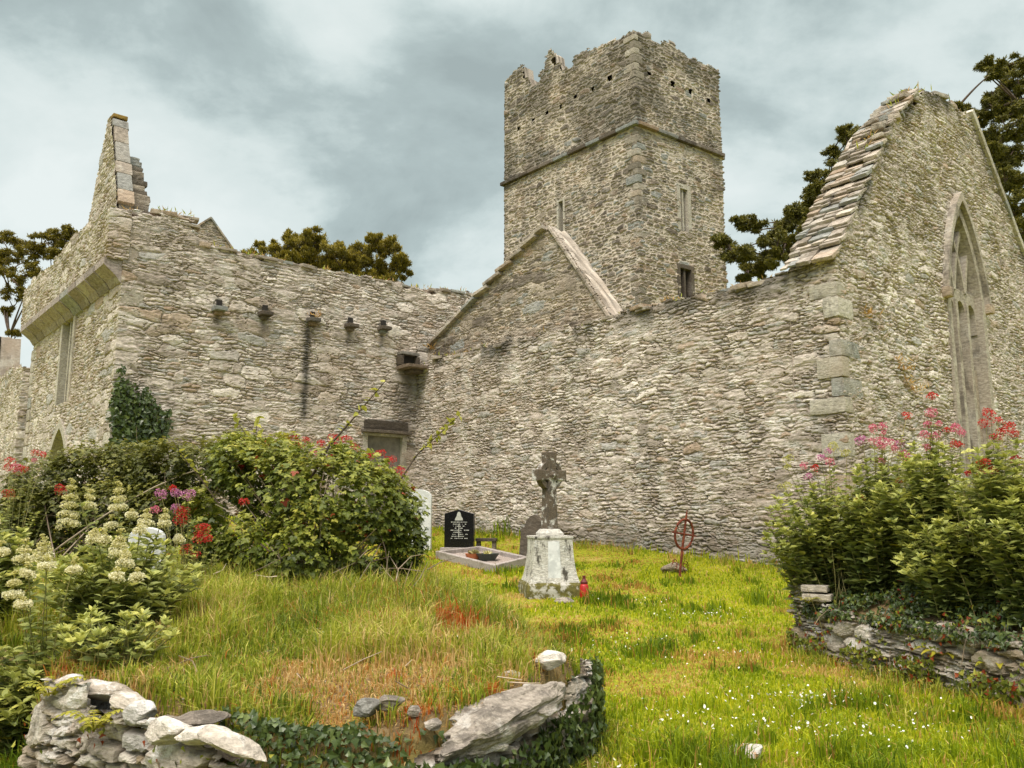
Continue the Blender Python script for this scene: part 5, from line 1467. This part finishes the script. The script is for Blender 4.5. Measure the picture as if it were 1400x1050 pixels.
# ------------------------------------------------------------------ valerian
# behind the bramble: red flowers over its top
heads = [hp(x, y, 9.9, r, m) for x, y, r, m in ((400, 603, 9, M_RED), (404, 613, 8, M_RED), (418, 604, 7, M_RED), (456, 603, 10, M_RED), (462, 613, 8, M_RED), (428, 620, 5, M_RED), (484, 612, 6, M_RED), (378, 642, 6, M_RED), (533, 630, 8, M_RED), (547, 646, 8, M_RED), (492, 620, 5, M_RED), (350, 618, 6, M_RED), (366, 606, 6, M_RED), (440, 608, 7, M_RED), (474, 602, 7, M_RED), (506, 624, 6, M_RED), (520, 620, 6, M_RED), (414, 630, 6, M_RED), (452, 626, 6, M_RED), (330, 640, 5, M_RED))]
c = at(465, 700, 10.1)
valerian('red_valerian', 'red valerian flowering through the top of the bramble bush', c[0], 10.1, 14, 1.3, .8, heads=heads, group='valerian plants')
heads = [hp(x, y, 8.6, r, m) for x, y, r, m in ((220, 676, 8, M_MAUVE), (242, 674, 7, M_MAUVE), (258, 677, 8, M_MAUVE), (236, 668, 5, M_RED), (240, 694, 6, M_MAUVE), (250, 700, 9, M_RED), (247, 712, 9, M_RED), (276, 726, 11, M_RED), (272, 738, 8, M_RED), (256, 752, 8, M_RED), (268, 760, 6, M_RED), (213, 698, 6, M_PINK), (334, 687, 6, M_RED), (284, 738, 6, M_RED))]
c = at(258, 790, 8.6)
valerian('mixed_valerian', 'mauve and red valerian beside the left edge of the bramble bush', c[0], 8.6, 30, .62, .34, heads=heads, group='valerian plants')
heads = [hp(x, y, 12.0, r, m) for x, y, r, m in ((14, 631, 6, M_RED), (12, 642, 8, M_RED), (22, 642, 8, M_PINK), (32, 642, 6, M_RED), (50, 620, 6, M_RED), (62, 622, 5, M_RED), (10, 676, 8, M_RED), (82, 670, 8, M_RED), (46, 630, 4, M_PINK))]
c = at(30, 700, 12.0)
valerian('red_valerian', 'red valerian at the far left in front of the side wall', c[0], 11.8, 20, 1.0, .5, heads=heads, group='valerian plants')
# cream valerian, left foreground
for (cx, Yc, lab_, nst, hg, sp_, hds) in (
    (165, 6.5, 'cream valerian with two tall flower spires, nearest the small white headstone', 120, .80, .58,
     [('p', at(98, 656, 6.3), .30, .115, 6), ('p', at(124, 672, 6.4), .10, .05, 3), ('p', at(163, 660, 6.3), .17, .085, 4), ('p', at(201, 697, 6.4), .09, .06, 3), ('p', at(226, 697, 6.5), .10, .055, 3), ('p', at(153, 705, 6.3), .07, .05, 2), ('p', at(181, 698, 6.5), .03, .035, 2), ('p', at(192, 718, 6.2), .04, .045, 2), ('p', at(165, 728, 6.0), .13, .09, 4), ('p', at(130, 724, 6.1), .06, .06, 3), ('p', at(143, 728, 6.1), .05, .05, 2), ('p', at(245, 732, 6.6), .03, .03, 2), ('p', at(172, 755, 5.9), .07, .07, 3)]),
    (70, 5.9, 'cream valerian with broad clustered heads at the left edge of the mound', 130, .80, .52,
     [('p', at(60, 734, 5.8), .13, .09, 4), ('p', at(35, 738, 5.8), .12, .085, 3), ('p', at(65, 762, 5.7), .06, .06, 2), ('p', at(38, 772, 5.6), .06, .05, 2), ('p', at(102, 770, 5.7), .04, .045, 2), ('p', at(20, 783, 5.5), .13, .075, 3), ('p', at(160, 782, 5.6), .03, .045, 2), ('p', at(188, 782, 5.7), .03, .04, 2), ('p', at(32, 815, 5.4), .05, .05, 2)]),
    (-15, 6.7, 'cream valerian cut off by the left border of the picture', 100, .9, .5, [('p', at(-12, 690, 5.8), .1, .07, 3), ('p', at(2, 742, 5.5), .06, .06, 2)])):
    c = at(cx, 850, Yc)
    valerian('cream_valerian', lab_, c[0], Yc, nst, hg, sp_ * (.6 if cx < 0 else 1), L=.145, wd=.27, heads=hds, group='valerian plants', straw=.05, dens=.85)
c = at(170, 880, 5.5); valerian('leafy_plant', 'broad grey-green leaves without flowers spilling over the mound edge', c[0], 5.45, 46, .34, .36, L=.115, wd=.27, group='valerian plants', straw=0, dens=.6)
c = at(100, 905, 5.2); valerian('leafy_plant', 'grey-green leafy clump hanging over the left corner stones', c[0], 5.45, 34, .36, .24, L=.11, wd=.26, group='valerian plants', straw=0, dens=.6)
c = at(792, 908, 5.75); valerian('seedling', 'single pale grey-green leafy stem at the right corner of the mound', .47, 5.72, 3, .26, .06, L=.075, wd=.2, straw=0)
# right bed
def bedpt(px, Y): return at(px, 760, Y)[:2]
RB = [
 ('yellow-budded valerian with thin straw stems at the left end of the right bed', 1140, 9.55, 46, .95, .46,
  [hp(1078, 628, 9.1, 7, M_BUD), hp(1076, 640, 9.1, 5, M_BUD), hp(1072, 664, 9.0, 8, M_BUD), hp(1140, 612, 9.2, 8, M_BUD), hp(1158, 620, 9.2, 6, M_BUD), hp(1122, 627, 9.2, 6, M_MAUVE), hp(1134, 632, 9.2, 6, M_PINK), hp(1100, 637, 9.2, 5, M_PINK), hp(1114, 640, 9.2, 5, M_RED), hp(1105, 652, 9.1, 5, M_MAUVE), hp(1133, 617, 9.3, 5, M_MAUVE), hp(1176, 682, 8.8, 5, M_RED)]),
 ('pink valerian with many small heads in front of the gable corner', 1200, 9.0, 50, 1.0, .46,
  [hp(1179, 603, 9, 8, M_MAUVE), hp(1194, 587, 9, 7, M_PINK), hp(1208, 583, 9, 6, M_PINK), hp(1208, 592, 9, 4, M_PINK), hp(1207, 601, 9, 8, M_PINK), hp(1218, 605, 9, 7, M_PINK), hp(1195, 604, 9, 6, M_PINK), hp(1205, 612, 9, 7, M_PINK), hp(1232, 607, 9, 6, M_MAUVE), hp(1237, 622, 9, 7, M_PINK), hp(1239, 627, 9, 5, M_RED), hp(1240, 568, 9, 6, M_RED), hp(1222, 614, 9, 5, M_PINK), hp(1204, 630, 9, 6, M_PINK), hp(1229, 658, 8.8, 4, M_RED)]),
 ('tall pink valerian with the largest rose heads beside the pointed window', 1280, 8.4, 62, 1.05, .46,
  [hp(1272, 566, 8.4, 9, M_PINK), hp(1275, 542, 8.4, 6, M_RED), hp(1268, 581, 8.4, 5, M_PINK), hp(1284, 580, 8.4, 5, M_PINK), hp(1263, 595, 8.4, 7, M_PINK), hp(1280, 596, 8.4, 7, M_PINK), hp(1307, 588, 8.4, 9, M_PINK), hp(1294, 588, 8.4, 4, M_RED), hp(1304, 607, 8.4, 6, M_RED), hp(1313, 608, 8.4, 4, M_RED), hp(1266, 612, 8.4, 5, M_PINK), hp(1315, 592, 8.4, 5, M_PINK)]),
 ('crimson valerian with deep red heads at the right border', 1370, 7.6, 66, 1.05, .46,
  [hp(1354, 564, 7.6, 9, M_RED), hp(1348, 579, 7.6, 8, M_RED), hp(1364, 575, 7.6, 5, M_RED), hp(1379, 584, 7.6, 8, M_RED), hp(1371, 592, 7.6, 7, M_RED), hp(1360, 599, 7.6, 6, M_RED), hp(1387, 594, 7.6, 5, M_RED), hp(1345, 634, 7.5, 8, M_RED), hp(1342, 646, 7.5, 5, M_RED), hp(1357, 645, 7.5, 6, M_RED), hp(1391, 630, 7.5, 7, M_RED), hp(1324, 648, 7.5, 4, M_RED), hp(1384, 662, 7.5, 5, M_RED)]),
 ('grey-leaved valerian filling the front right corner of the bed', 1420, 7.1, 60, .85, .42, [hp(1410, 600, 7.2, 8, M_RED)]),
 ('leafy valerian without flowers in the middle of the right bed front', 1300, 7.9, 60, .62, .42, []),
 ('green valerian foliage behind the yellow-budded plant', 1215, 9.1, 50, .66, .42, []),
]
for lab_, px, Y, nst, hg, sp_, hds in RB:
    p = bedpt(px, Y)
    valerian('border_valerian', lab_, p[0], p[1], int(nst * 2.1), hg * 1.42, sp_ * 1.15, L=.135, wd=.34, heads=hds, group='valerian plants', straw=.4, yellow=.03, leanv=(-.30, -.08) if px == 1140 else (0, 0))
mb = MB()
# dry stalks in the right bed
T_DS = thing('dry_stalks', 'bleached dry stems standing among the yellow-budded valerian', 'dead stems', gp(*bedpt(1150, 9.0)))
for k in range(60):
    mb = MB(); p = bedpt(rng.uniform(1120, 1200), rng.uniform(9.0, 9.5)); q0 = gp(*p); e = np.array([rng.normal() * .25, rng.normal() * .15, rng.uniform(.4, .9)])
    tube(mb, [q0, q0 + e * .5 + rng.normal(size=3) * .02, q0 + e], [.004, .0035, .002], 4, (rng.uniform(.5, 1), 1, .5, 0)); mb.build('stalk', M_STEM, T_DS)
for k in range(36):
    mb = MB(); p = bedpt(rng.uniform(1310, 1400), rng.uniform(7.4, 7.9)); q0 = gp(*p) + EZ * .7; e = np.array([rng.normal() * .08, rng.normal() * .06, rng.uniform(.25, .5)])
    tube(mb, [q0, q0 + e * .5, q0 + e], [.003, .003, .0015], 4, (rng.uniform(.6, 1), 1, .5, 0)); mb.build('stalk', M_STEM, T_DS)

# ------------------------------------------------------------------ ivy and ferns
def ivy(name, label, P, N_, L=.05, mat=M_IVY, lo=.3, alt=0.0):
    k = clump_keep(P, 4.5, lo, 15); P, N_ = P[k], N_[k]; n = len(P)
    P = P + N_ * rng.uniform(.01, .10, n)[:, None]
    D = unit(np.cross(N_, rng.normal(size=(n, 3))) - EZ * .5)
    mb = MB(); t = tints(rng, n); t[:, 0] = np.clip(rng.normal(.42, .25, n), 0, 1); t[:, 3] = rng.random(n) < alt
    Ls = L * rng.uniform(.6, 1.3, n)
    leaves(mb, P, D, unit(N_ + rng.normal(size=(n, 3)) * .45), Ls, Ls * .42, t, 'ivy')
    T = thing(name, label, 'climbing plant', [P[:, 0].mean(), P[:, 1].mean(), P[:, 2].min()])
    mb.build('foliage', mat, T)
    mb = MB()
    for k in range(min(24, n // 30)):
        i = rng.integers(n); q = P[i] - N_[i] * .04; e = np.array([rng.normal() * .1, 0, -rng.uniform(.1, .5)])
        tube(mb, [q, q + e * .5 + rng.normal(size=3) * .02, q + e], .004, 4)
    mb.build('stems', M_DRY, T)
    return T
def wall_pts(W, u0, u1, n, zlo, zhi, off=.03):
    u = rng.uniform(u0, u1, n); lo = zlo(u); hi = zhi(u); z = lo + (hi - lo) * rng.random(n)
    kk = np.clip(np.searchsorted(W.cum, u, 'right') - 1, 0, len(W.len) - 1)
    N_ = np.array([[*W.nrm[k], .15] for k in kk])
    P = np.array([[*(W.pts[k] + (q - W.cum[k]) * W.dir[k] + W.nrm[k] * off), zz_] for q, k, zz_ in zip(u, kk, z)])
    return P, unit(N_)
# where the pixel columns fall along the edging
P, N_ = wall_pts(EW, 3.45, 6.6, 3600, lambda u: 0 * u - .02, lambda u: np.interp(u, [3.4, 3.9, 4.3, 5.0, 5.5, 6.0, 6.6], [.46, .40, .34, .37, .46, .56, .5]))
ivy('edging_ivy', 'dark ivy hanging over the stones below the long pale slab', P, N_, .055, lo=.32)
n = 5200; x_ = rng.uniform(-1.55, .45, n); y_ = np.interp(x_, MX, MY) + rng.uniform(-.06, .26, n)
P = np.stack([x_, y_, ground(x_, y_)], -1); N_ = np.repeat(np.array([[.1, -.9, .5]]), n, 0)
k = rng.random(n) < np.interp(x_, [-1.55, -1.2, -.6, .45], [.1, .7, .9, .8]); k &= P[:, 2] < np.interp(x_, [-1.5, -.6, 0, .45], [.62, .50, .42, .5])
ivy('front_ivy', 'ivy and weeds covering the collapsed middle of the mound front', P[k], N_[k], .045, lo=.30)
# ivy clump up the corner of the west range
n = 2600; px = rng.uniform(150, 232, n); py = rng.uniform(500, 612, n)
poly = [(150, 612), (150, 545), (158, 520), (162, 498), (168, 520), (180, 528), (184, 545), (198, 530), (206, 552), (222, 562), (232, 560), (228, 585), (220, 612)]
k = poly_hole(poly)(px, py); px, py = px[k], py[k]
C0 = W_.pts[1]; Pi = []
for x_, y_ in zip(px, py):
    d = ray(x_, y_); s1 = (C0 @ a) / (d[:2] @ a); q = d * s1 + EZ * H
    Pi.append(q + np.array([*a, 0]) * rng.uniform(.0, .28))
Pi = np.array(Pi); Ni = np.repeat(np.array([[*a, .3]]), len(Pi), 0) + rng.normal(size=(len(Pi), 3)) * .3
ivy('corner_ivy', 'ivy clump climbing the corner of the west range', Pi, unit(Ni), .13, lo=.25)
# ivy and creeping leaves over the right bed's rim
n = 15000; s_ = rng.uniform(-.05, 1.05, n); t_ = rng.uniform(.05, 4.6, n); q = B0 + s_[:, None] * BN + t_[:, None] * BE
P = np.stack([q[:, 0], q[:, 1], ground(q[:, 0], q[:, 1])], -1); P[:, 2] = np.maximum(P[:, 2], .5) + rng.uniform(0, .10, n)
ivy('bed_ivy', 'dark ivy carpeting the rim of the right bed', P, np.repeat(np.array([[*(-BN), 1.2]]), n, 0) / 1.6, .05, lo=.36)
n = 5000; s_ = rng.uniform(-.03, .6, n); t_ = rng.uniform(.05, 4.6, n); q = B0 + s_[:, None] * BN + t_[:, None] * BE
P = np.stack([q[:, 0], q[:, 1], ground(q[:, 0], q[:, 1]) + rng.uniform(0, .08, n)], -1); P[:, 2] = np.maximum(P[:, 2], .5)
ivy('rim_weeds', 'brownish weeds and seedlings between the ivy and the bed wall', P, np.repeat(np.array([[*(-BN), 1.4]]), n, 0) / 1.7, .05, M_BRAMBLE, .46, .16)
P, N_ = wall_pts(BW, 1.7, 6.0, 900, lambda u: .22 + 0 * u, lambda u: .75 + 0 * u)
ivy('wall_creeper', 'reddish creeping plant trailing down the bed wall', P, N_, .04, M_BRAMBLE, .52, .22)
P, N_ = wall_pts(BW, 1.4, 5.6, 2600, lambda u: -.02 + 0 * u, lambda u: .30 + .1 * (fbm(u * 2, u * 0, 3) - .5))
ivy('wall_foot_weeds', 'low weeds along the foot of the bed wall', P, N_, .05, M_BRAMBLE, .40, .12)
P, N_ = wall_pts(EW, 1.2, 3.4, 420, lambda u: 0 * u, lambda u: .5 + 0 * u)
ivy('edging_weeds', 'small weeds growing between the left edging stones', P, N_, .035, M_BRAMBLE, .5, .25)
def fern(label, base, n, L, mat, up=.6, wd=.16, spread=6.28, a0=0.0, pinn=True):
    T = thing('fern', label, 'fern', base, 'ferns')
    for k in range(n):
        an = a0 + spread * (k + rng.random() * .6) / n; h = np.array([math.cos(an), math.sin(an), 0])
        LL = L * rng.uniform(.7, 1.1); t = np.linspace(0, 1, 9)
        C = np.asarray(base) + h * (t * LL * .8)[:, None] + EZ * (up * LL * (t - .75 * t * t) * 1.5)[:, None]
        mb = MB(); S = np.cross(h, EZ)
        if pinn:
            for i in range(1, 9):
                for sg in (-1, 1):
                    w_ = LL * wd * (1 - (i / 9) ** 1.6) + .006
                    leaves(mb, C[i:i + 1], (S * sg + h * .45)[None], EZ[None], w_ * 1.5, w_ * .38, np.array([[rng.random(), 1, .5, 1]]), 'lance')
            tube(mb, C, np.linspace(.004, .002, 9), 4, (.3, 1, .5, 1))
        else:
            w_ = LL * .11 * np.sin(np.pi * np.clip(t * .92 + .06, 0, 1)) ** .6
            V = np.concatenate([C - S * w_[:, None] + EZ * .01, C, C + S * w_[:, None] + EZ * .01]); i = np.arange(8)
            mb.add(V, np.concatenate([np.stack([i, i + 1, i + 10, i + 9], -1), np.stack([i + 9, i + 10, i + 19, i + 18], -1)]), np.array([rng.random(), 1, .5, 1]))
        mb.build('frond', mat, T)
M_FERN = leaf_mat('fern_fronds', [(0, (.10, .14, .02)), (1, (.22, .26, .03))], alt=[(0, (.24, .25, .02)), (1, (.48, .42, .04))])
fern('yellow-green fern at the left corner of the mound edging', at(68, 955, 4.85), 7, .24, M_FERN, .9)
fern('yellow-green fern growing from the face of the edging', at(128, 1000, 4.55), 7, .22, M_FERN, .9)
fern("yellowish strap-leaved fern low in the right bed front", gp(*bedpt(1285, 7.7)) + EZ * .02, 12, .34, M_FERN, .8, pinn=False)
fern("yellowish strap-leaved fern beside the grey-leaved valerian", gp(*bedpt(1352, 7.2)) + EZ * .02, 8, .30, M_FERN, .8, pinn=False)
fern('small fern in the end of the bed wall', at(1105, 825, 9.15), 6, .2, M_FERN, .7)
# wiry twigs on the ground
T_TW = thing('fallen_twigs', 'bleached bare twigs lying on the mound behind the edging', 'twigs', gp(-1.8, 5.2))
mb = MB()
for k in range(16):
    p = gp(rng.uniform(-2.3, .2), rng.uniform(4.7, 6)) + EZ * .02; d = unit(np.array([rng.normal(), rng.normal(), .25])) * rng.uniform(.1, .32)
    mb = MB(); tube(mb, [p, p + d * .5 + rng.normal(size=3) * .03, p + d], [.004, .0035, .002], 4, (rng.uniform(.4, 1), 1, .5, 0)); mb.build('twig', M_DRY, T_TW)

# weeds on wall tops
rng = np.random.default_rng(33)
mb = MB()
def sprig(P, n, L, mb, al=0.0):
    t = tints(rng, n); t[:, 3] = rng.random(n) < al; t[:, 0] = .4 + .5 * t[:, 0]
    leaves(mb, np.asarray(P) + rng.normal(size=(n, 3)) * (.10, .10, .03), rdir(rng, n, .9), rdir(rng, n, .3), L * rng.uniform(.5, 1.2, n), L * .08, t, 'quad', .1)
for k in range(26):
    u = rng.uniform(LR + 2.4, LR + 8); sprig(R_.pt([u], float(wtop(u)), -.3)[0], 10, .22, mb, .4)
for k in range(22):
    u = rng.uniform(.3, 13); sprig(R_.pt([u], float(wtop(u)), -.2)[0], 10, .16, mb, .5)
for k in range(24):
    u = rng.uniform(XL, XL + 11); sprig(W_.pt([u], float(lz(u)) + .05, -.2)[0], 10, .2, mb, .5)
tag(mb.build('wall_top_weeds', M_MGRASS, None, to_wall(5, .2, 6)), 'thin dry weeds rooted along the ruined wall tops', 'weeds', kind='stuff')
mb = MB()
for u, z in ((LR + 1.15, 5.55), (LR + 2.55, 4.6), (LR + 2.75, 4.35), (LR + 2.35, 4.75), (LR + 3.0, 4.2)):
    sprig(R_.pt([u], z, .05)[0], 26, .18, mb, 1.0)
for u, z in ((XL + 9 - 3.77, 7.4),): sprig(W_.pt([u], z, .15)[0], 30, .2, mb, 1.0)
sprig(Mg.pt([.35], 6.95, .1)[0], 24, .2, mb, 1.0)
tag(mb.build('brown_wall_weeds', M_MGRASS, None, to_wall(12, -.1, 4)), 'brown withered tufts growing out of the wall joints', 'weeds', kind='stuff')

# ------------------------------------------------------------------ trees
def tree(name, label, trunk, crown, mat, Y, n_per=420, L=.20, base=None, upright=0.0, trunk_r=.35, dY=1.2, limbs=True, sats=5, group='yews behind the ruin'):
    """crown: list of (px,py,r_px) sprays; limbs run from the trunk to each spray"""
    b0 = gp(*base)
    T = thing(name, label, 'tree', b0, group)
    C = []
    for q in crown:
        Yq = Y + rng.uniform(-dY, dY); C.append((at(q[0], q[1], Yq), q[2] * Yq / F))
    main = list(C)
    for c, r in main:
        for k in range(sats):
            C.append((c + unit(rng.normal(size=3)) * r * rng.uniform(.7, 2.1) * np.array([1, 1, .55 + .3 * (upright > 0)]), r * rng.uniform(.35, .7)))
    top = b0 + EZ * trunk
    mb = MB(); tt = np.linspace(0, 1, 7)
    tube(mb, b0 - EZ * .2 + np.stack([.15 * np.sin(tt * 5), .1 * np.cos(tt * 4), tt * (trunk + .2)], -1), np.linspace(trunk_r, trunk_r * .5, 7), 9); mb.build('trunk', M_BARK, T)
    mb = MB(); lv = MB()
    dist = [np.linalg.norm(c - top) for c, _ in C]
    for idx, (c, r) in enumerate(C):
        near = [(np.linalg.norm(c - C[k][0]), k) for k in range(len(C)) if dist[k] < dist[idx] - .15]
        st_ = top if not near or min(near)[0] > dist[idx] else C[min(near)[1]][0]
        ln = np.linalg.norm(c - st_); rr = .008 + .010 * ln + .02 * trunk_r
        m1 = st_ * .5 + c * .5 + EZ * .08 * ln + rng.normal(size=3) * .06 * ln
        t = np.linspace(0, 1, 9)[:, None]; cv = st_ * (1 - t) ** 2 + m1 * 2 * t * (1 - t) + c * t ** 2
        tube(mb, cv, np.linspace(rr * 1.5, rr * .6, 9), 5)
        nt = int(6 + 8 * r); n_c = n_per * min(1.0, .30 + r * 1.1)
        for k in range(nt):          # twigs wandering through the spray, each clothed in needles
            q0 = c + unit(rng.normal(size=3)) * r * rng.uniform(.0, .75) * np.array([1, 1, .6])
            e = rdir(rng, 1, upright)[0] * np.array([1, 1, .4 + .6 * (upright > 0)]) * r * rng.uniform(.45, .95)
            if upright == 0: e[2] -= .10 * r
            tube(mb, [q0, q0 + e * .5 + rng.normal(size=3) * .05, q0 + e], [.012, .008, .003], 3)
            n = int(n_c / nt * rng.uniform(.5, 1.5)); s_ = rng.random(n)
            P = q0 + e * s_[:, None] * 1.05 + rng.normal(size=(n, 3)) * (.03 + .13 * r * (1 - s_[:, None] * .8)) * np.array([1, 1, .55 + .4 * (upright > 0)])
            D = unit(e / np.linalg.norm(e) + rng.normal(size=(n, 3)) * .9 + EZ * upright)
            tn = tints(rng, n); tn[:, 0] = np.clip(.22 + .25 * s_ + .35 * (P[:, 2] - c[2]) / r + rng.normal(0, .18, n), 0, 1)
            leaves(lv, P, D, rdir(rng, n, .5), L * rng.uniform(.5, 1.3, n), L * .17, tn, 'quad', .2)
    mb.build('limbs', M_BARK, T); lv.build('crown', mat, T)
    return T
# yew rising over the west range
tree('young_yew', 'bushy olive yew whose upright shoots show above the west range wall', 5.5,
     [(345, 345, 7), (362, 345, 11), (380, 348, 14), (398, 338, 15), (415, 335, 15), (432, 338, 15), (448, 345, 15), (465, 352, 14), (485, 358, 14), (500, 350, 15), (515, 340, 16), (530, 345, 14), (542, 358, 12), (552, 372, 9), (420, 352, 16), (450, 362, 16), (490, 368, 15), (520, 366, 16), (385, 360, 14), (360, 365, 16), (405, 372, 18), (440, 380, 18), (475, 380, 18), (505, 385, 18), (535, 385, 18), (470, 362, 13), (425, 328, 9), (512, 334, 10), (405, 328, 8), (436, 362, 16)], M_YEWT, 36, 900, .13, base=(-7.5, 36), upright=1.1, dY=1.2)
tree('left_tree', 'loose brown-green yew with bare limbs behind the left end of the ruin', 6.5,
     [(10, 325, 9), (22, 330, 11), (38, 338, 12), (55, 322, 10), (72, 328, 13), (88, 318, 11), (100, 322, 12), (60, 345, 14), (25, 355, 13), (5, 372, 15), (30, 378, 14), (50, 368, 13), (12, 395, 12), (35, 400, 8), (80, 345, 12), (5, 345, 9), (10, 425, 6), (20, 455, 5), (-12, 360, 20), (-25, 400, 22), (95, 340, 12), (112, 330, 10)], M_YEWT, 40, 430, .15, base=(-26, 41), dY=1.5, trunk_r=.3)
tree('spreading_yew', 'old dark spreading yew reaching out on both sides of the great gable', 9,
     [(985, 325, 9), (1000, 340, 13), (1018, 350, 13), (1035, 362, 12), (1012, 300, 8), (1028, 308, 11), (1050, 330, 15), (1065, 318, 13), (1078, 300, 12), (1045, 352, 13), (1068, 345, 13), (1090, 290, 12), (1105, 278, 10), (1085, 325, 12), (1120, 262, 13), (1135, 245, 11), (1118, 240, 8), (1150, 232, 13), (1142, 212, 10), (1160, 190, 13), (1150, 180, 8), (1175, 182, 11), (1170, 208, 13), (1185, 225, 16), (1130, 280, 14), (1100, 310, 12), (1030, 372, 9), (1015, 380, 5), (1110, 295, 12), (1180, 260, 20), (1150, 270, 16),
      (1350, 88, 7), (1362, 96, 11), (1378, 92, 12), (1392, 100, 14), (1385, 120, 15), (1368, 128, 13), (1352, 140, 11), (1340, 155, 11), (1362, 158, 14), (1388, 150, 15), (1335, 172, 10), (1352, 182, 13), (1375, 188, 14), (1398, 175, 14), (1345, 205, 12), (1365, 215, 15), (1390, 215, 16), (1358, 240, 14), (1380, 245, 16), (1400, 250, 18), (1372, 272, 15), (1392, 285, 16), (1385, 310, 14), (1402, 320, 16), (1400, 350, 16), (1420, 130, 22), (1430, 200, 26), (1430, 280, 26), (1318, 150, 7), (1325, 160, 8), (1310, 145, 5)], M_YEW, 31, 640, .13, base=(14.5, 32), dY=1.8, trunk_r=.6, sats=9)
# distant greenery low behind everything
mb = MB(); n = 5200; th = rng.uniform(-1.1, 1.1, n); R_d = rng.uniform(70, 95, n)
P = np.stack([np.sin(th) * R_d, np.cos(th) * R_d, 1.5 + rng.random(n) * (4 + 3 * vn(th * 9, th * 0, 3))], -1)
leaves(mb, P, rdir(rng, n, .2), rdir(rng, n, .3), 2.0, .8, tints(rng, n), 'quad')
tag(mb.build('far_wood', M_YEW, None, np.array([0, 80, 1.5])), 'far line of woodland behind the ruin', 'wood', kind='stuff')
